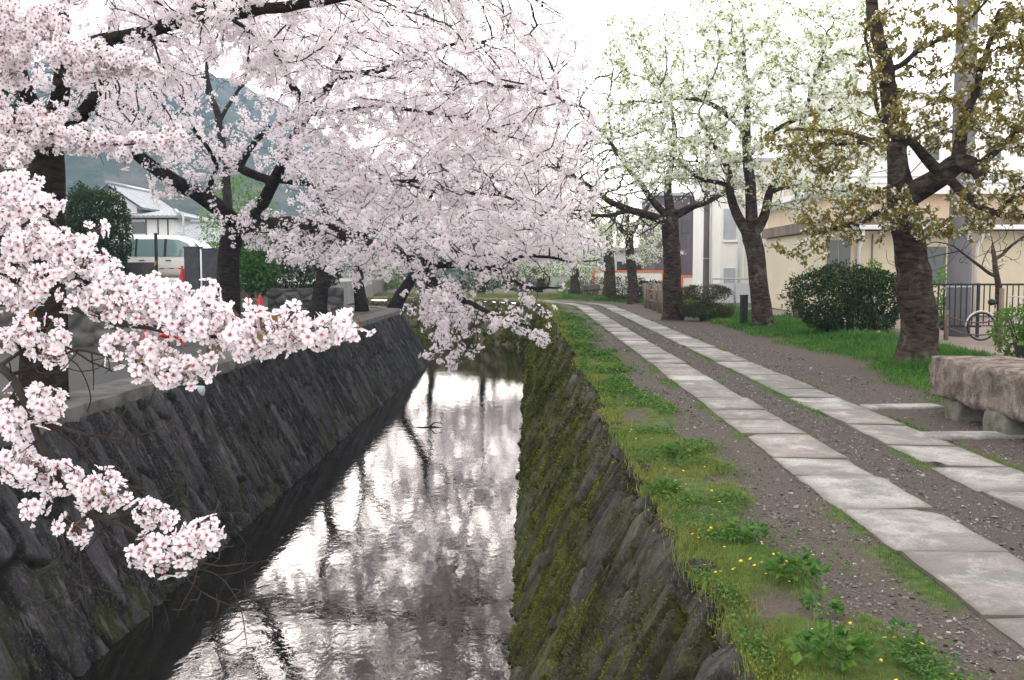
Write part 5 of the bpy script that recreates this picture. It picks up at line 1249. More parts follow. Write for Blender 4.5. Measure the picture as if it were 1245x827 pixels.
# pale far building and the orange-edged hoarding
x0, x1, zt = front(742, 800, 305, 76)
bd = world_thing('pale_building', 'low pale building above the white hoarding', 'building', (x0, 76, 0))
MB().box(((x0 + x1) / 2, 79, zt / 2), (x1 - x0, 6, zt)).build('wall', M_WHITEWALL, bd)
MB().box(((x0 + x1) / 2, 79, zt + .12), (x1 - x0 + .6, 6.6, .24)).build('roof', M_GREYMETAL, bd)
face(750, 762, 318, 330, 76, .06, 'window', M_GLASS, bd); face(772, 786, 318, 330, 76, .06, 'window', M_GLASS, bd)
GH = 'orange-edged white boards'
def board(px0, px1, y0, y1, Y, label):
    a, b_, z1 = front(px0, px1, y0, Y); _, _, z0 = front(px0, px1, y1, Y)
    o = world_thing('board_fence', label, 'board fence', (a, Y, 0), GH)
    MB().box(((a + b_) / 2, Y, z1 / 2 + .02), (b_ - a, .06, z1 - .1)).build('panel', M_WHITEWALL, o)
    MB().box(((a + b_) / 2, Y - .02, z1), (b_ - a + .2, .12, .12)).build('top_rail', M_ORANGE, o)
    for q in (a, b_): MB().box((q, Y - .02, z1 / 2), (.12, .14, z1 - .12)).build('post', M_ORANGE, o)
board(722, 806, 330, 350, 60, 'long white board fence with orange rail behind the picket fence')
board(829, 844, 336, 352, 57, 'short white board with orange frame left of the thin brown pole')
x0, x1, zt = front(700, 735, 330, 80)
bd = world_thing('shed', 'grey-roofed low shed far behind the brown hedge', 'shed', (x0, 80, 0))
MB().box(((x0 + x1) / 2, 82, zt / 2), (x1 - x0, 4, zt)).build('wall', M_WHITEWALL, bd); MB().box(((x0 + x1) / 2, 82, zt + .2), (x1 - x0 + 1, 5, .4)).build('roof', M_GREYMETAL, bd, bevel=.05)
# beige house
YH = 33.0
x0, x1, zt = front(1002, 1420, 236, YH)
bd = world_thing('beige_house', 'beige house with white gutter behind the bicycle and railing', 'house', (x0, YH, 0))
_, _, zg = front(1002, 1240, 281, YH)
MB().box(((x0 + x1) / 2, YH + 4, zg / 2), (x1 - x0, 8, zg)).build('wall', M_BEIGE, bd)
_, _, z1 = front(1002, 1240, 268, YH)
MB().box(((x0 + x1) / 2, YH + 4.1, (z1 + zt) / 2), (x1 - x0 - .1, 7.6, zt - z1)).build('upper_wall', M_PEACH, bd)
MB().box(((x0 + x1) / 2, YH + 3.8, (zg + z1) / 2 + .03), (x1 - x0 + .3, 8.6, z1 - zg + .02)).build('eave', M_WOOD, bd)
MB().box(((x0 + x1) / 2, YH - .58, zg + .10), (x1 - x0 + .3, .14, .15)).build('gutter', M_GUTTER, bd, bevel=.02)
MB().box(((x0 + x1) / 2, YH + 4.1, zt + .1), (x1 - x0 + .6, 8.4, .2)).build('roof_edge', M_GUTTER, bd)
for px in (1043, 1186):
    a, _, _ = front(px, px + 1, 290, YH)
    MB().tube([(a, YH - .5, zg + .05), (a, YH - .5, zg - .2), (a, YH - .12, zg - .55), (a, YH - .12, 0)], .065, 8).build('downpipe', M_GUTTER, bd, True)
for px0, px1 in ((1006, 1019), (1021, 1034)):
    w = face(px0, px1, 292, 345, YH, .05, 'window', M_GLASS, bd)
    for q in (px0, px1): face(q - .6, q + .8, 291, 346, YH - .02, .07, 'frame', M_WOOD, w)
w = face(1096, 1150, 300, 345, YH, .05, 'window', M_GLASS, bd); face(1095, 1151, 298.5, 301, YH - .02, .07, 'frame', M_WOOD, w); face(1122, 1124, 301, 345, YH - .02, .07, 'frame', M_WOOD, w)
face(1060, 1061.5, 285, 360, YH, .05, 'corner_trim', M_WOOD, bd)
xw0, xw1, zw = front(1010, 1420, 118, 43)
wb = world_thing('white_building', 'taller white building rising behind the beige house', 'building', (xw0, 43, 0))
MB().box(((xw0 + xw1) / 2, 47, zw / 2), (xw1 - xw0, 8, zw)).build('wall', M_WHITEWALL, wb)
MB().box(((xw0 + xw1) / 2, 47, zw + .1), (xw1 - xw0 + .4, 8.4, .2)).build('roof_edge', M_GUTTER, wb)
for px in (1030, 1070, 1125, 1200):
    w = face(px, px + 17, 165, 195, 43, .06, 'window', M_GLASS, wb); face(px - 1, px + 18, 195, 197, 43, .12, 'window_sill', M_GUTTER, w); face(px + 8, px + 9, 165, 195, 42.98, .07, 'frame', M_GUTTER, w)
for yy in (214, 222): face(1010, 1420, yy, yy + 1.2, 43, .06, 'trim', M_GREYMETAL, wb)
# pipe fence with pale panels
a, b_, zt = front(866, 1006, 339, 42.5)
o = world_thing('pipe_fence', 'grey pipe fence with pale blue panels before the white building', 'fence', (a, 42.5, 0))
MB().tube([(a, 42.5, zt), (b_, 42.5, zt)], .035, 8).build('rail', M_GREYMETAL, o, True)
for k in range(6):
    q = a + (b_ - a) * k / 5
    MB().tube([(q, 42.5, -.05), (q, 42.5, zt)], .035, 8).build('post', M_GREYMETAL, o, True)
    if k < 5: MB().box((q + (b_ - a) / 10, 42.5, zt * .46), ((b_ - a) / 5 - .12, .03, zt * .74)).build('panel', M_PALEPANEL, o)
# ---- poles
M_POLE = m_noise('weathered_concrete', (0.13, 0.125, 0.14), (0.20, 0.19, 0.20), 2.0, 0.85, 0.2, stretch=(1, 1, .3))
M_POLEB = m_noise('brown_pole', (0.10, 0.085, 0.075), (0.18, 0.15, 0.135), 2.0, 0.85, 0.2, stretch=(1, 1, .3))
GPOLE = 'utility poles'
def pole(px, py, r0, H, label, mat, bands):
    g = gp(px, py)
    o = world_thing('utility_pole', label, 'utility pole', g, GPOLE)
    zz = np.linspace(-.2, H, 14)
    MB().tube([(g[0], g[1], z) for z in zz], r0 * (1 - .25 * np.clip(zz, 0, H) / H), 20).build('shaft', mat, o, True)
    for z in bands:
        MB().tube([(g[0], g[1], z - .02), (g[0], g[1], z + .02)], r0 * (1 - .25 * z / H) + .006, 20).build('band', M_GREYMETAL, o, True)
    for z in (H - .6, H - 1.3):
        MB().box((g[0], g[1] - r0, z), (1.8, .09, .09)).build('crossarm', M_GREYMETAL, o)
        for dx in (-.8, -.4, .4, .8): MB().tube([(g[0] + dx, g[1] - r0, z + .04), (g[0] + dx, g[1] - r0, z + .12), (g[0] + dx, g[1] - r0, z + .2)], [.035, .05, .03], 8).build('insulator', M_WHITEWALL, o, True)
    return g
pA = pole(1164, 407, .27, 11.0, 'wide grey concrete utility pole beside the bicycle railing', M_POLE, (2.27, 1.1, 4.0))
pB = pole(858, 365, .165, 8.6, 'thin brown utility pole in front of the dark building', M_POLEB, (2.1, 5.5))
def wire(a, b_, sag, label, r=.012):
    tt = np.linspace(0, 1, 14)[:, None]; a, b_ = np.array(a, float), np.array(b_, float)
    P = a + (b_ - a) * tt; P[:, 2] -= sag * 4 * (tt * (1 - tt))[:, 0]
    tag(MB().tube(P, r, 5).build('power_line', M_BLACK, None, True), label, 'power line', 'power lines')
for k, dx in enumerate((-.8, -.4, .4, .8)):
    wire((pA[0] + dx, pA[1] - .25, 10.6), (pB[0] + dx, pB[1] - .2, 8.2), .5, 'black power line strung between the wide grey pole and the thin brown pole')
for k, z in enumerate((5.2, 5.6, 6.3)):
    wire((pA[0], pA[1] - .25, z), (x0 + 1 + k, YH, 3.4 + .4 * k) if k == 0 else (pB[0], pB[1], z + .3), .4, ['thin cable running down from the wide grey pole to the beige house', 'lower of two cables between the poles below the crossarms', 'upper of two cables between the poles below the crossarms'][k], .014)
# ---- black bollard, wooden posts with ropes, picket fence
g = gp(904, 398)
o = world_thing('bollard', 'square black bollard between the clipped bush and the forked tree', 'bollard', g)
MB().box((g[0], g[1], .40), (.165, .165, .84), .2).build('post', M_BLACK, o, bevel=.012); MB().box((g[0], g[1], .83), (.175, .175, .03), .2).build('cap', M_BLACK, o, bevel=.01)
g = gp(969, 390)
o = world_thing('wooden_post', 'short weathered wooden post beside the thin open shrub', 'post', g)
MB().tube([g + np.array([0, 0, z]) for z in (-.1, .3, .62, .66)], [.115, .11, .105, .08], 12).build('post', M_WOOD, o, True)
M_ROPE = m_noise('brown_rope', (0.10, 0.055, 0.045), (0.17, 0.10, 0.08), 40, 0.9, 0.5)
pts_ = [gp(1062, 408), gp(1150, 412), gp(1216, 420), gp(1290, 428)]
o = world_thing('rope_fence', 'low post and rope fence in front of the bicycle railing', 'fence', pts_[1])
hs = (.62, .62, 1.12, .62)
for g, h in zip(pts_, hs): MB().tube([g + np.array([0, 0, z]) for z in (-.1, h * .5, h)], [.05, .048, .045], 8).build('post', M_WOOD, o, True)
for z in (.52, .27):
    for a, b_ in zip(pts_[:-1], pts_[1:]):
        tt = np.linspace(0, 1, 10)[:, None]; P = a + (b_ - a) * tt; P[:, 2] = z - .12 * 4 * (tt * (1 - tt))[:, 0]
        MB().tube(P, .014, 6).build('rope', M_ROPE, o, True)
a, b_ = gp(784, 374), gp(811, 383)
o = world_thing('picket_fence', 'row of rough wooden stakes beside the thick straight trunk', 'fence', a)
for k in range(9):
    q = a + (b_ - a) * k / 8 + r.normal(0, .03, 3) * np.array([1, 1, 0]); h = .95 + .12 * r.random(); ln_ = r.normal(0, .05, 2)
    MB().tube([q + np.array([0, 0, -.05]), q + np.array([ln_[0] * .5, 0, h * .5]), q + np.array([ln_[0], ln_[1], h])], [.07, .065, .05], 7).build('stake', M_WOOD, o, True)
for z in (.35, .75): MB().tube([a + np.array([0, -.07, z]), b_ + np.array([0, -.07, z])], .03, 6).build('rail', M_WOOD, o, True)
# ---- black bar railing and its deck, the bicycle
x0_, x1_, zt = front(1120, 1330, 346, 22.5)
o = world_thing('railing', 'black bar railing behind the bicycle', 'railing', (x0_, 22.5, 0))
for z in (zt, .22): MB().box(((x0_ + x1_) / 2, 22.5, z), (x1_ - x0_, .045, .045)).build('rail', M_BLACK, o)
nb = 30
for k in range(nb + 1):
    q = x0_ + (x1_ - x0_) * k / nb; big = k % 10 == 0
    MB().box((q, 22.5, zt / 2 if big else (zt + .22) / 2), (.06 if big else .022, .05 if big else .022, zt + (0.06 if big else -.26))).build('post' if big else 'bar', M_BLACK, o)
M_TYRE = m_noise('rubber', (0.012, 0.012, 0.012), (0.03, 0.03, 0.03), 20, 0.8)
M_CHROME = m_noise('worn_chrome', (0.45, 0.45, 0.46), (0.6, 0.6, 0.6), 10, 0.25); 
M_FRAME = m_noise('silver_pink_paint', (0.45, 0.33, 0.36), (0.52, 0.42, 0.44), 5, 0.35)
def ring(c, R, rad, k=28, m=6, ax=1):
    tt = np.linspace(0, 2 * math.pi, k + 1)
    P = np.stack([c[0] + R * np.cos(tt), np.full(k + 1, c[1]), c[2] + R * np.sin(tt)], 1)
    return P
bx, by = (1189 - 645) / 1210 * 20.9, 20.9
bk = world_thing('bicycle', 'city bicycle leaning at the black bar railing', 'bicycle', (bx, by, 0))
RW = .30; wl_ = 1.05
cr, cf = np.array([bx, by, RW]), np.array([bx + wl_, by, RW])
for c in (cr, cf):
    w = MB().tube(ring(c, RW - .018, .02), .019, 8, False).build('wheel', M_TYRE, bk, True)
    MB().tube(ring(c, RW - .045, .01), .009, 6, False).build('rim', M_CHROME, w, True)
    m = MB()
    for k in range(14):
        a = math.pi * 2 * k / 14; m.tube([c + np.array([.02 * math.cos(a + .5), .02 * (-1) ** k, .02 * math.sin(a + .5)]), c + np.array([(RW - .045) * math.cos(a), 0, (RW - .045) * math.sin(a)])], .0022, 4)
    m.tube([c - np.array([0, .045, 0]), c + np.array([0, .045, 0])], .022, 8); m.build('spokes', M_CHROME, w, True)
    m = MB(); P = ring(c, RW + .022, .02)[2:15]; m.tube(P, .018, 6); m.build('mudguard', M_CHROME, bk, True)
bb = np.array([bx + .42, by, .27]); st_ = np.array([bx + .27, by, .68]); hd = np.array([bx + .86, by, .72])
m = MB()
for a, b_, q in ((bb, st_, .016), (bb, hd - [0, 0, .12], .018), (st_ - [0, 0, .12], hd, .014), (st_ - [0, 0, .1], cr, .009), (bb, cr, .010), (hd, cf, .012), (hd, hd + [-.03, 0, .16], .012)): m.tube([np.array(a), (np.array(a) + np.array(b_)) / 2, np.array(b_)], q, 8)
m.build('frame', M_FRAME, bk, True)
m = MB(); s0 = st_ + np.array([0, 0, .10]); m.tube([st_, s0], .012, 8)
m.tube([s0 + [-.13, 0, .02], s0 + [-.08, 0, .03], s0 + [.02, 0, .03], s0 + [.13, 0, .02]], [.05, .075, .045, .02], 10); m.build('saddle', M_BLACK, bk, True)
hb = hd + np.array([-.03, 0, .16]); m = MB()
m.tube([hb + [-.16, -.27, .03], hb + [-.05, -.24, .05], hb + [.03, -.1, .02], hb, hb + [.03, .1, .02], hb + [-.05, .24, .05], hb + [-.16, .27, .03]], .012, 8); m.build('handlebar', M_CHROME, bk, True)
m = MB()
for sx, sz_ in ((1, 1), (-1, -1)):
    e = bb + np.array([.12 * sx, .07 * sx, -.11 * sz_]); m.tube([bb + [0, .05 * sx, 0], e], .008, 6); m.box(e + np.array([0, .05 * sx, 0]), (.09, .08, .02))
m.tube(ring(bb + [0, -.03, 0], .085, .01, 20), .008, 5, False); m.build('crank', M_CHROME, bk, True)
m = MB(); q = hd + np.array([.24, 0, .06])
for z in (-.1, 0, .1): m.tube(np.array([(q[0] - .15, by - .15, q[2] + z), (q[0] + .15, by - .15, q[2] + z), (q[0] + .15, by + .15, q[2] + z), (q[0] - .15, by + .15, q[2] + z), (q[0] - .15, by - .15, q[2] + z)]), .005, 4)
for k in range(10):
    for sg in (-1, 1): m.tube([(q[0] - .15 + .033 * k, by + .15 * sg, q[2] - .1), (q[0] - .15 + .033 * k, by + .15 * sg, q[2] + .1)], .003, 4)
m.build('basket', M_CHROME, bk, True)
MB().tube([bb + [0, -.03, 0], bb + [.05, -.16, -.26]], .008, 6).build('kickstand', M_CHROME, bk, True)

# ====================================================================== THE STONE BENCH AND FLAT STONES
n = Nd('rough_granite'); v = n.coord()
cb = n.ramp(n.noise(v, 5, 7, 0.68), [(0.3, (0.13, 0.10, 0.082)), (0.48, (0.32, 0.255, 0.215)), (0.64, (0.50, 0.42, 0.365))])
cb = n.mix(n.ramp(n.noise(v, 3.0, 7, 0.78, .6), [(0.50, 0.0), (0.60, 0.75)]), cb, (0.11, 0.085, 0.068))
cb = n.mix(n.ramp(n.noise(v, 80, 3, 0.7), [(0.3, 0.6), (0.5, 0.0), (0.7, 0.0)]), cb, (0.07, 0.06, 0.055))
M_ROUGH = n.pbr(cb, 0.9, n.bump(n.math('ADD', n.noise(v, 14, 6, 0.7), n.math('MULTIPLY', n.noise(v, 50, 5, .75), .8)), 1.0, 0.06), 0.1)
n = Nd('mossy_granite'); v = n.coord()
M_LEGST = n.pbr(n.mix(n.ramp(n.noise(v, 6, 6, .65), [(.4, 0.), (.6, .8)]), (0.20, 0.185, 0.165), (0.075, 0.085, 0.04)), 0.92, n.bump(n.noise(v, 22, 6, .7), .8, .03), .2)
def rough_block(name, c, d, rz, mat, par, seed, amp=.03, k=(26, 12, 10), top_flat=True):
    import bmesh
    V, F, off = [], [], 0
    c = np.array(c, float); d = np.array(d, float); idx = {}
    nx, ny, nz = k
    def vid(i, j, l):
        key = (i, j, l)
        if key not in idx:
            idx[key] = len(V); V.append((i / nx * 2 - 1, j / ny * 2 - 1, l / nz * 2 - 1))
        return idx[key]
    for i in range(nx):
        for j in range(ny):
            for l, fl in ((0, True), (nz, False)):
                q = [vid(i, j, l), vid(i + 1, j, l), vid(i + 1, j + 1, l), vid(i, j + 1, l)]; F.append(q[::-1] if fl else q)
    for i in range(nx):
        for l in range(nz):
            for j, fl in ((0, False), (ny, True)):
                q = [vid(i, j, l), vid(i + 1, j, l), vid(i + 1, j, l + 1), vid(i, j, l + 1)]; F.append(q[::-1] if fl else q)
    for j in range(ny):
        for l in range(nz):
            for i, fl in ((0, True), (nx, False)):
                q = [vid(i, j, l), vid(i, j + 1, l), vid(i, j + 1, l + 1), vid(i, j, l + 1)]; F.append(q[::-1] if fl else q)
    U = np.array(V); P = U * d / 2
    e = np.sort(np.abs(U), 1)
    P *= (1 - 0.05 * (sstep(.75, 1, e[:, 1]) * sstep(.9, 1, e[:, 2])))[:, None]           # worn edges
    nv = U / (np.abs(U).max(1, keepdims=True)); nv = np.where(np.abs(nv) > .999, nv, 0)
    h = (fbm(P[:, 0] * 3.2 + seed, P[:, 1] * 3.2, P[:, 2] * 3.2, seed, 4) - .5) * 2 + .5 * (fbm(P[:, 0] * 11, P[:, 1] * 11, P[:, 2] * 11, seed + 3, 3) - .5)
    topm = (U[:, 2] > .98) & top_flat
    P = P + nv * (h * np.where(topm, amp * .3, amp))[:, None]
    cs, sn = math.cos(rz), math.sin(rz)
    P = np.stack([P[:, 0] * cs - P[:, 1] * sn, P[:, 0] * sn + P[:, 1] * cs, P[:, 2]], 1) + c
    return mk(name, P, [np.array(F)], mat, par, smooth=True)
bench = world_thing('stone_bench', 'long rough pinkish granite bench on two stone feet beside the slab path', 'bench', (4.52, 8.9, 0))
rough_block('seat', (4.54, 8.70, .385), (3.3, .80, .42), math.pi / 2 + .03, M_ROUGH, bench, 3, .055, (110, 28, 20))
rough_block('leg', (4.40, 9.85, .07), (.40, .48, .28), 1.5, M_LEGST, bench, 8, .03, (10, 10, 8))
rough_block('leg', (4.38, 8.90, .07), (.42, .48, .28), 1.6, M_LEGST, bench, 9, .03, (10, 10, 8))
GS = 'flat stones set in the soil'
for (p0, lab, dd, rz) in ((gp(1096, 496), 'flat stone slab set in the soil, nearer the far end of the bench', (.85, .25, .06), .12), (gp(1182, 531), 'flat stone slab set in the soil before the middle of the bench', (.95, .26, .06), .06)):
    o = rough_block('flat_stone', (p0[0], p0[1], .0), dd, rz, M_SLAB, None, 5, .012, (18, 10, 4)); tag(o, lab, 'stone slab', GS)
    for nm in ('r', 'e'):
        at = o.data.attributes.new(nm, 'FLOAT', 'POINT'); at.data.foreach_set('value', np.full(len(o.data.vertices), .78 if nm == 'r' else .5, np.float32))
g = gp(1090, 412); o = rough_block('rock', (g[0], g[1], .06), (.6, .4, .3), .3, M_LEGST, None, 12, .05, (14, 10, 8)); tag(o, 'pale boulder in the grass left of the ringed trunk', 'rock')
g = gp(718, 364)
o = world_thing('stone_bench', 'small far stone bench before the brown hedge at the bend', 'bench', g)
rough_block('seat', (g[0], g[1], .62), (.95, .5, .34), 0, M_LEGST, o, 21, .03, (10, 6, 5)); 
for dx in (-.28, .28): rough_block('leg', (g[0] + dx, g[1], .2), (.22, .36, .5), 0, M_LEGST, o, 22, .02, (5, 5, 5))

# ====================================================================== LEFT BANK: TERRACE, CAR, HOUSES, CONES
TZ, TY = 0.95, 35.2
M_BLOCK = m_noise('brown_block', (0.075, 0.062, 0.056), (0.12, 0.10, 0.092), 1.2, 0.9, 0.35)
M_DSTONE = m_noise('dark_gate_stone', (0.035, 0.035, 0.037), (0.08, 0.078, 0.078), 3, 0.8, 0.3)
M_CONCRETE = m_noise('lot_concrete', (0.20, 0.19, 0.185), (0.28, 0.27, 0.26), 1.0, 0.9, 0.2)
xa, xb, _ = front(-60, 330, 330, TY)
o = MB().box(((xa + xb) / 2, TY + 17, TZ / 2 - .1), (xb - xa, 34, TZ + .2)).build('terrace', M_CONCRETE); tag(o, kind='structure')
def blockwall(px0, px1, ytop, Y, zb, label, mat=None, courses=4, th=.16):
    a, b_, zt_ = front(px0, px1, ytop, Y)
    o = world_thing('block_wall', label, 'wall', (a, Y, zb), None)
    hh = (zt_ - zb) / courses; m = MB()
    for k in range(courses):
        L_ = .40 if (b_ - a) > 1 else .30; n_ = max(1, int((b_ - a) / L_)); w_ = (b_ - a) / n_
        for j in range(n_):
            m.box((a + (j + .5) * w_, Y + r.uniform(-.004, .004), zb + (k + .5) * hh), (w_ - .008, th, hh - .010))
    m.build('blocks', mat or M_BLOCK, o, bevel=.006)
    MB().box(((a + b_) / 2, Y, (zb + zt_) / 2 - .01), (b_ - a - .02, th - .03, zt_ - zb - .03)).build('mortar', M_DSTONE, o)
    return o
blockwall(96, 189, 319, TY - .1, 0, 'brown block wall in front of the white car', None, 7)
blockwall(262, 302, 346, TY - .25, 0, 'low brown block wall right of the dark gateposts', None, 4)
for px, top, w, lab in ((190.5, 285, .09, 'slim black gate post in front of the car door'), (148.5, 285, .11, 'slim black post at the left end of the car')):
    a, _, z_ = front(px, px + 1, top, TY - .15); o = world_thing('gate_post', lab, 'post', (a, TY - .2, 0))
    MB().box((a, TY - .24, z_ / 2), (w, w, z_)).build('post', M_BLACK, o, bevel=.008); MB().box((a, TY - .24, z_ + .02), (w + .02, w + .02, .04)).build('cap', M_BLACK, o, bevel=.008)
for px0, px1, top, lab in ((227, 245, 302, 'left of two dark stone gateposts at the front of the white car'), (248.5, 264, 304, 'right of two dark stone gateposts beside the big cherry trunk')):
    a, b_, z_ = front(px0, px1, top, TY - .2); o = world_thing('gatepost', lab, 'gatepost', ((a + b_) / 2, TY - .2, 0))
    MB().box(((a + b_) / 2, TY - .3, z_ / 2), (b_ - a, .42, z_)).build('pillar', M_DSTONE, o, bevel=.015); MB().box(((a + b_) / 2, TY - .3, z_ + .03), (b_ - a + .04, .46, .06)).build('cap', M_DSTONE, o, bevel=.015)
a, _, z_ = front(246.8, 247.8, 303, TY - .25)
tag(MB().tube([(a, TY - .45, 0), (a, TY - .45, z_)], .045, 10).build('white_pipe', M_GUTTER, None, True), 'thin white pipe standing between the two dark gateposts', 'pipe')
# low stone wall behind the lane, under the hedge
M_RUBBLE = m_noise('rubble_stone', (0.06, 0.058, 0.055), (0.14, 0.13, 0.125), 2.2, 0.9, 0.7, 12)
def rubble(name, label, A_, B_, H, seed, depth=.5):
    A_, B_ = np.array(A_, float), np.array(B_, float); L_ = np.linalg.norm(B_ - A_); ux = (B_ - A_) / L_
    nx, nz = int(L_ / .05), int(H / .05)
    U, W = np.meshgrid(np.linspace(0, L_, nx), np.linspace(0, H, nz))
    cid, e, du, dv = voronoi(U / .45, W / .32, seed, .8)
    h = .10 * sstep(.02, .3, e) + .05 * (fbm(U * 5, W * 5, 0, seed, 3) - .5) + .05 * cid
    nrm_ = np.array([ux[1], -ux[0]])
    X_ = A_[0] + ux[0] * U + nrm_[0] * h; Y_ = A_[1] + ux[1] * U + nrm_[1] * h
    Zf = W + .05 * (cid - .5) * (W > H - .06)
    V = np.stack([X_, Y_, Zf], -1)
    back = V[-1:].copy(); back[..., :2] -= nrm_ * depth
    V = np.concatenate([V, back]); nz += 1
    i = np.arange(nz - 1)[:, None] * nx + np.arange(nx - 1)[None]
    o = mk(name, V.reshape(-1, 3), [np.stack([i, i + 1, i + nx + 1, i + nx], -1).reshape(-1, 4)], M_RUBBLE); return tag(o, label, 'stone wall')
ga_, gb_ = gp(312, 383), gp(436, 378)
rubble('stone_wall', 'low dark rubble wall under the big dark hedge', (ga_[0], 34.4), (gb_[0] - .3, 35.2), .85, 5, 2.2)
ga_, gb_ = gp(52, 424), gp(152, 420)
rubble('stone_wall', 'low grey stone wall beside the lane left of the red cones', (ga_[0] - 1, ga_[1] + .1), gb_[:2], .78, 9, .6)
# the white car
M_CARWHITE = m_noise('pearl_white_paint', (0.74, 0.73, 0.69), (0.77, 0.76, 0.72), 1, 0.25, 0.0, spec=.5)
M_CARTRIM = m_noise('black_trim', (0.015, 0.015, 0.016), (0.025, 0.025, 0.025), 5, 0.5)
a, _, zr = front(143, 144, 285, TY + 1.6)
car = thing('parked_car', 'white car parked on the terrace behind the brown block wall', 'car', (a + 2.0, TY + 1.75, TZ), 0.0)
st_x = [(-2.03, .45, .80, 1.0, .60), (-2.0, .32, .98, 1.62, .70), (-1.9, .28, 1.0, 1.76, .80), (-1.3, .26, 1.0, 1.83, .84), (-.3, .26, 1.0, 1.84, .845), (.45, .26, 1.0, 1.80, .845), (.85, .26, 1.0, 1.62, .84), (1.30, .26, 1.0, 1.28, .83), (1.52, .26, .99, 1.06, .82), (1.85, .28, .88, .96, .78), (2.08, .33, .74, .82, .70), (2.15, .42, .62, .68, .58)]
ringv = []
for x, zb_, zbelt, zt_, w_ in st_x:
    g_ = max(zt_ - zbelt, .02); sh = w_ - .20 * min(1, g_ / .8)
    half = [(0, zb_), (w_ * .75, zb_), (w_ * .97, zb_ + .1), (w_, (zb_ + zbelt) / 2), (w_ * .985, zbelt), (sh + .03, zbelt + g_ * .86), (sh - .06, zbelt + g_ * .97), (sh * .5, zt_)]
    full = half + [(-y, z) for y, z in half[:0:-1]] + [(0, zt_ + .01)]
    full = half + [(0, zt_ + .012)] + [(-y, z) for y, z in half[:0:-1]]
    ringv.append([(x, y, z) for y, z in full])
nR = len(ringv[0]); V = np.array(ringv).reshape(-1, 3); m = MB()
F = []
for i_ in range(len(st_x) - 1):
    for j_ in range(nR): F.append((i_ * nR + j_, (i_ + 1) * nR + j_, (i_ + 1) * nR + (j_ + 1) % nR, i_ * nR + (j_ + 1) % nR))
V = np.concatenate([V, [V[:nR].mean(0), V[-nR:].mean(0)]])
F += [(j_, (j_ + 1) % nR, len(V) - 2) for j_ in range(nR)] + [((len(st_x) - 1) * nR + (j_ + 1) % nR, (len(st_x) - 1) * nR + j_, len(V) - 1) for j_ in range(nR)]
m.add(V, F); bo = m.build('body', M_CARWHITE, car, True); s_ = bo.modifiers.new('sub', 'SUBSURF'); s_.levels = 2; s_.render_levels = 2
def side_quad(pts2, name, mat, sg, off=.012):
    """a pane on the car's flank: pts (x, fraction of the glasshouse height)"""
    P = []
    for x, f in pts2:
        q = np.interp(x, [s_[0] for s_ in st_x], np.arange(len(st_x))); i0 = int(min(q, len(st_x) - 2)); tq = q - i0
        g = [np.interp(x, [s_[0] for s_ in st_x], [s_[k] for s_ in st_x]) for k in range(5)]
        gh = max(g[3] - g[2], .02); sh = g[4] - .20 * min(1, gh / .8) + .03
        P.append((x, sg * (g[4] * .985 + (sh - g[4] * .985) * f + off), g[2] + gh * .86 * f))
    P = np.array(P); c_ = P.mean(0)
    return MB().prism(P, (0, -sg * .03, 0), (0, 0, 0)).build(name, mat, car)
for sg in (-1, 1):
    side_quad([(-1.85, .10), (-1.85, .88), (-1.12, .93), (-1.12, .08)], 'window', M_CARGLASS, sg)
    side_quad([(-1.04, .08), (-1.04, .93), (-.06, .95), (-.06, .06)], 'window', M_CARGLASS, sg)
    side_quad([(.04, .06), (.04, .95), (.44, .95), (.80, .93), (1.22, .12)], 'window', M_CARGLASS, sg)
    for x in (-1.08, -.01): side_quad([(x - .045, .05), (x - .045, .96), (x + .045, .96), (x + .045, .05)], 'pillar', M_CARTRIM, sg, .008)
    MB().box((.95, sg * .95, 1.10), (.12, .18, .15)).build('mirror', M_CARTRIM, car, bevel=.03)
    for x in (-.85, .12): MB().box((x, sg * .855, .90), (.20, .03, .035)).build('door_handle', M_CARTRIM, car, bevel=.008)
    for x in (-1.3, 1.32):
        tt = np.linspace(0, 2 * math.pi, 25); c_ = np.array([x, sg * .74, .31])
        P = np.stack([c_[0] + .235 * np.cos(tt), np.full(25, c_[1]), c_[2] + .235 * np.sin(tt)], 1)
        w = MB().tube(P, .085, 10, False).build('wheel', M_TYRE, car, True)
        MB().tube([c_ + [0, -.06, 0], c_ + [0, .06, 0], c_ + [0, .07, 0]], [.19, .19, .1], 16).build('rim', M_CHROME, w, True)
    MB().box((2.02, sg * .56, .72), (.22, .30, .14)).build('headlight', M_GLASS, car, bevel=.03)
    MB().box((-2.0, sg * .66, 1.05), (.08, .14, .42)).build('tail_light', m_noise('red_lens', (0.3, 0.01, 0.01), (0.35, 0.02, 0.02), 3, .3), car, bevel=.02)
P = [(.92, -.62, 1.60), (.92, .62, 1.60), (1.44, .72, 1.13), (1.44, -.72, 1.13)]
MB().prism(np.array(P) + np.array([.05, 0, .035]), (0, 0, 0), (-.02, 0, -.03)).build('windscreen', M_CARGLASS, car)
MB().box((2.13, 0, .45), (.1, 1.3, .16)).build('bumper', M_CARTRIM, car, bevel=.03)

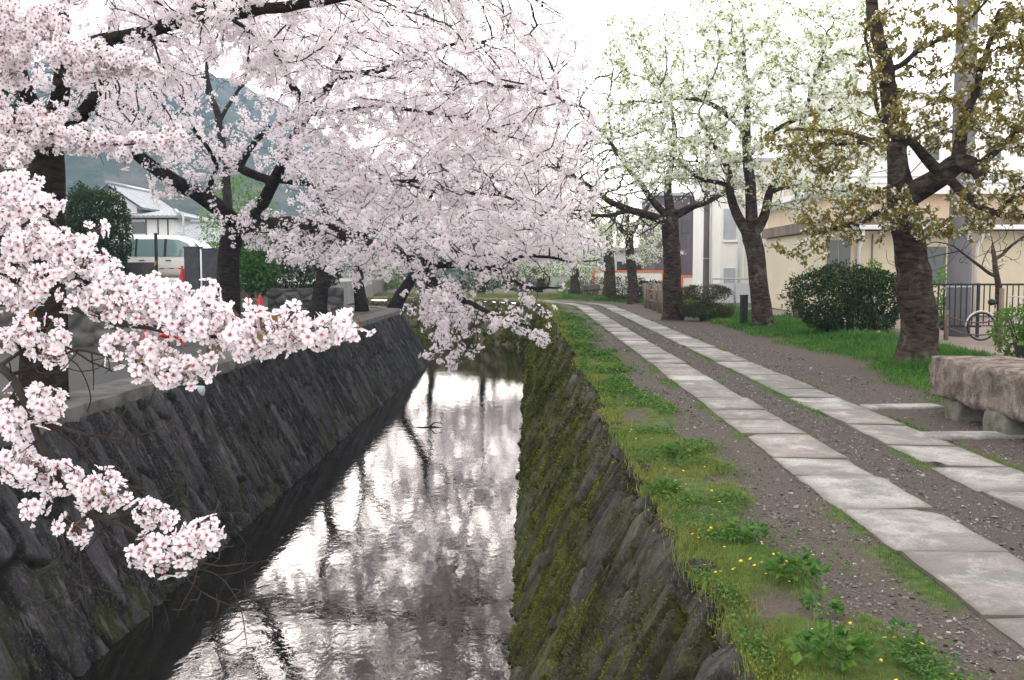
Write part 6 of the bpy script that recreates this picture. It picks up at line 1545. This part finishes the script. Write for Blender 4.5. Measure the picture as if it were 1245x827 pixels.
# houses with grey tiled roofs
M_TILE = m_noise('grey_roof_tile', (0.20, 0.21, 0.225), (0.33, 0.34, 0.36), 2.5, 0.45, 0.1, spec=.4)
M_PLASTER = m_noise('white_plaster', (0.70, 0.69, 0.67), (0.78, 0.77, 0.75), 1, 0.85, 0.05)
M_TIMBER = m_noise('dark_timber', (0.05, 0.04, 0.035), (0.09, 0.075, 0.065), 6, 0.8, 0.2)
def tiled(a, b_, c, d, name, par, pitch=.30, course=.28, amp=.05):
    """eave a-b, ridge d-c"""
    a, b_, c, d = [np.array(q, float) for q in (a, b_, c, d)]
    nu = max(2, int(np.linalg.norm(b_ - a) / pitch) * 4); nv_ = max(2, int(np.linalg.norm(d - a) / course) * 3)
    U, W = np.meshgrid(np.linspace(0, 1, nu + 1), np.linspace(0, 1, nv_ + 1))
    P = (a * (1 - U[..., None]) + b_ * U[..., None]) * (1 - W[..., None]) + (d * (1 - U[..., None]) + c * U[..., None]) * W[..., None]
    nn = np.cross(b_ - a, d - a); nn /= np.linalg.norm(nn)
    h = amp * np.abs(np.sin(np.arange(nu + 1) * math.pi / 4))[None] + .035 * (1 - (np.arange(nv_ + 1) % 3) / 3.0)[:, None]
    P = P + nn * h[..., None]
    low = P - nn * .14
    k = nu + 1; i = np.arange(nv_)[:, None] * k + np.arange(nu)[None]; off = P.size // 3
    F = np.stack([i, i + 1, i + k + 1, i + k], -1).reshape(-1, 4)
    e = np.arange(nu)
    F2 = np.stack([off + e, off + e + 1, e + 1, e], 1); F3 = F[:, ::-1] + off
    return mk(name, np.concatenate([P.reshape(-1, 3), low.reshape(-1, 3)]), [np.concatenate([F, F3, F2])], M_TILE, par, smooth=False)
YA = 64.0
def W_(px, py, Y): d = pt(px, py, 1.0) - C0; return C0 + d * (Y / d[1])
hs_ = world_thing('tiled_house', 'white two-storey house with grey tiled roofs behind the dark evergreen bush', 'house', W_(150, 300, YA))
xl, xr = W_(96, 260, YA)[0], W_(218, 260, YA)[0]
zE = W_(150, 264, YA)[2]; zR = W_(150, 246, YA)[2]
zB = 0.0
MB().box(((xl + xr) / 2 , YA + 4, zE / 2), (xr - xl - .8, 8, zE)).build('wall', M_PLASTER, hs_)
tiled((xl - .3, YA - .8, zE), (xr + .3, YA - .8, zE), (xr - 1.6, YA + 3.8, zR - .35), (xl + .8, YA + 3.8, zR - .35), 'roof', hs_)
tiled((xr + .3, YA - .8, zE), (xr + .3, YA + 8.6, zE), (xr - 1.6, YA + 4.2, zR - .35), (xr - 1.6, YA + 3.8, zR - .35), 'roof', hs_)
xg0, xg1, xm = W_(92, 250, YA)[0], W_(163, 250, YA)[0], W_(126, 250, YA)[0]
zg0 = W_(126, 251, YA + 1)[2]; zg1 = W_(126, 225, YA + 1)[2]
MB().prism([(xg0 + .3, YA + 1.2, zg0 - .9), (xg1 - .3, YA + 1.2, zg0 - .9), (xg1 - .3, YA + 1.2, zg0), (xm, YA + 1.2, zg1 - .12), (xg0 + .3, YA + 1.2, zg0)], (0, 0, 0), (0, 6, 0)).build('gable', M_PLASTER, hs_)
tiled((xg1 + .3, YA + .6, zg0 - .15), (xg1 + .3, YA + 7.6, zg0 - .15), (xm, YA + 7.6, zg1), (xm, YA + .6, zg1), 'roof', hs_)
tiled((xg0 - .3, YA + 7.6, zg0 - .15), (xg0 - .3, YA + .6, zg0 - .15), (xm, YA + .6, zg1), (xm, YA + 7.6, zg1), 'roof', hs_)
MB().tube([(xm, YA + .5, zg1 + .12), (xm, YA + 7.7, zg1 + .12)], .13, 8).build('ridge_tile', M_TILE, hs_, True)
MB().tube([(xr + .3, YA - .8, zE + .1), (xr - 1.6, YA + 3.8, zR - .28)], .12, 8).build('ridge_tile', M_TILE, hs_, True)
face(119, 126, 231, 239, YA + 1.2, .08, 'window', M_TIMBER, hs_)
w = face(161, 176, 270, 284, YA, .06, 'window', M_GLASS, hs_)
for q in (161, 168, 176): face(q - .4, q + .4, 269.5, 284.5, YA - .03, .06, 'frame', M_TIMBER, w)
for q in (177.5, 192, 204): face(q - .6, q + .6, 265, 300, YA, .05, 'timber_post', M_TIMBER, hs_)
face(140, 216, 265, 267, YA, .07, 'beam', M_TIMBER, hs_)
YB = 56.0
h2 = world_thing('tiled_house', 'low house with a single grey tiled roof behind the car bonnet', 'house', W_(225, 300, YB))
xl, xr = W_(198, 290, YB)[0], W_(262, 290, YB)[0]; zE = W_(225, 296, YB)[2]; zR = W_(225, 272, YB + 3)[2]
MB().box(((xl + xr) / 2, YB + 3.2, zE / 2), (xr - xl - .6, 5, zE)).build('wall', M_PLASTER, h2)
tiled((xl - .3, YB, zE), (xr + .3, YB, zE), (xr - .3, YB + 3, zR), (xl + .7, YB + 3, zR), 'roof', h2)
tiled((xr + .3, YB + 6, zE), (xl - .3, YB + 6, zE), (xl + .7, YB + 3, zR), (xr - .3, YB + 3, zR), 'roof', h2)
MB().tube([(xl + .6, YB + 3, zR + .1), (xr - .2, YB + 3, zR + .1)], .12, 8).build('ridge_tile', M_TILE, h2, True)
MB().box(((xl + xr) / 2, YB + .2, zE - .12), (xr - xl + .5, .16, .16)).build('gutter', M_GUTTER, h2)
a = W_(222.5, 250, 50); o = MB().tube([(a[0], 50, 0), (a[0], 50, 3.6), (a[0], 50, W_(222, 258, 50)[2])], .05, 8).build('thin_pole', M_GREYMETAL, None, True); tag(o, 'thin grey pole rising in front of the low tiled roof', 'pole')

# traffic cones and their yellow and black bars
n = Nd('cone_red'); M_CONE = n.pbr((0.62, 0.018, 0.014), 0.45, None, .4)
GC = 'red traffic cones on the left bank'
cone0 = None
def cone(loc, label, tilt=(0, 0, 0)):
    global cone0
    if cone0 is None:
        cone0 = thing('traffic_cone', label, 'traffic cone', (0, 0, 0), 0, GC)
        MB().tube([(0, 0, .03), (0, 0, .06), (0, 0, .38), (0, 0, .66), (0, 0, .70)], [.15, .135, .085, .042, .030], 20).build('body', M_CONE, cone0, True)
        MB().box((0, 0, .016), (.38, .38, .032)).build('base', M_CONE, cone0, bevel=.012)
        c = cone0
    else: c = copy_tree(cone0)
    c.location = Vector([float(q) for q in loc]); c.rotation_euler = tilt; c['label'] = label; c['group'] = GC; c['category'] = 'traffic cone'
    return c
M_TIGER = Nd('yellow_black_bar'); n = M_TIGER; v = n.coord((1, 1, 1))
wv = n.n('ShaderNodeTexWave', {'Vector': v, 'Scale': 0.9, 'Distortion': 0.0}); wv.bands_direction = 'X'
M_TIGER = n.pbr(n.ramp(wv.outputs['Fac'], [(0.0, (0.62, 0.42, 0.02)), (0.5, (0.015, 0.015, 0.015))], 'CONSTANT'), 0.5)
c1 = W_(222, 345, TY + .35); c1[2] = TZ
cone(c1, 'red traffic cone standing on the terrace against the white car')
k2, k3 = gp(302.5, 383.5), gp(316.5, 386.5)
cone(k2, 'left one of the red cones standing close together right of the big cherry trunk'); cone(k3, 'right one of the red cones standing close together right of the big cherry trunk')
k4, k5 = gp(181, 417), gp(207, 420)
cone(k4, 'red cone on the lane behind the blossom spray, nearer the low stone wall'); cone((k5[0] + .3, k5[1], .19), 'red cone lying on its side on the lane behind the blossom spray', (0, -1.45, 0.3))
def bar(a, b_, label):
    a, b_ = np.array(a, float), np.array(b_, float)
    o = MB().tube([(0, 0, 0), (np.linalg.norm(b_ - a), 0, 0)], .018, 8).build('barrier_bar', M_TIGER, None, True)
    o.location = Vector(a); o.rotation_euler = Vector(b_ - a).to_track_quat('X', 'Z').to_euler()
    tag(o, label, 'barrier bar', 'yellow and black bars between the cones')
xa_ = W_(191, 327, TY + .35); xb_ = W_(262, 343, TY - .6)
bar((xa_[0], TY + .35, TZ + .60), c1 + np.array([0, 0, .60]), 'yellow and black bar from the slim black post to the terrace cone')
bar(c1 + np.array([0, -.02, .60]), (xb_[0], TY - .62, xb_[2]), 'yellow and black bar sloping from the terrace cone past the dark gateposts')
q = gp(287, 382); 
st3 = world_thing('barrier_post', 'yellow and white barrier post beside the big cherry trunk', 'barrier post', q)
MB().tube([q, q + np.array([0, 0, .45])], .04, 8).build('post', M_TIGER, st3, True); MB().tube([q + np.array([0, 0, .452]), q + np.array([0, 0, .62])], .04, 8).build('top_sleeve', M_GUTTER, st3, True)
bar(q + np.array([0, 0, .5]), k2 + np.array([0, 0, .52]), 'yellow and black bar from the barrier post to the cone by the big trunk')
bar(k2 + np.array([0, .1, .62]), k3 + np.array([0, .1, .5]), 'short yellow and black bar between the two neighbouring red cones')
# drain pipe in the dark wall, driftwood in the water, weeds on the verge
o = MB().tube([(-4.95, 13.9, -.22), (-4.62, 13.9, -.24)], .075, 14).build('drain_pipe', M_GREYMETAL, None, True); tag(o, 'short grey drain pipe sticking out of the dark wall top', 'drain pipe')
q = gp(522, 520, WATER_Z)
o = MB().tube([q + np.array(d_) for d_ in ((-.5, .1, -.02), (-.2, 0, .0), (.1, .05, .005), (.28, .0, -.01))], [.010, .018, .022, .014], 7).tube([q + np.array((.02, .03, .03)), q + np.array((.12, -.04, .12)), q + np.array((.3, -.02, .10))], [.018, .012, .006], 6).build('driftwood', M_TWIG, None, True)
tag(o, 'dark broken branch lying in the shallow water', 'driftwood')
GW = 'leafy weeds on the canal-side verge'
def weed(px, py, R, nlf, seed, label, flowers_n=0):
    r = np.random.default_rng(seed); g = gp(px, py); g[2] = float(bank_z(np.array([g[0]]), np.array([g[1]]))[0])
    root = world_thing('weed', label, 'weed', g, GW)
    a = r.uniform(0, 2 * math.pi, nlf); rr = R * np.sqrt(r.random(nlf)) * .8
    P = g + np.stack([np.cos(a) * rr, np.sin(a) * rr, .01 + .10 * (1 - rr / R) * r.random(nlf) + .02], 1)
    dr = np.stack([np.cos(a), np.sin(a), r.uniform(.0, .8, nlf)], 1)
    leaf_mesh('leaves', M_WEED, root, P, dr, r.uniform(.028, .062, nlf) * (R / .16) ** .5, r, -.1)
    if flowers_n:
        k = r.integers(0, nlf, flowers_n); nv = r.normal(0, .3, (flowers_n, 3)); nv[:, 2] = 1
        V, F = stamp(T_D, DF, P[k] + np.array([0, 0, .05]), *frames(nv, r), r.uniform(.007, .011, flowers_n))
        mk('flowers', V, F, bpy.data.materials['dandelion'], root)
tq = np.linspace(0, 2 * math.pi, 7)[:-1]
T_D = np.concatenate([np.stack([np.cos(tq), np.sin(tq), 0.25 + 0 * tq], 1), [[0, 0, 0.45], [0, 0, 0]]])
weed(1012, 815, .17, 150, 1, 'largest broad-leaved weed at the wall end of the verge', 1)
weed(968, 712, .15, 120, 2, 'leafy weed with a few yellow flowers near the slanted top stones', 4)
weed(908, 662, .15, 130, 3, 'dark green leafy weed in the middle of the mossy verge')
weed(830, 560, .15, 110, 4, 'low green weed on the narrow part of the verge')
weed(1000, 750, .10, 70, 5, 'small pale weed between the larger leafy weeds')
weed(805, 600, .14, 120, 6, 'dense green weed overhanging the wall edge', 2)
weed(1095, 800, .08, 40, 7, 'small weed alone at the edge of the bare soil')
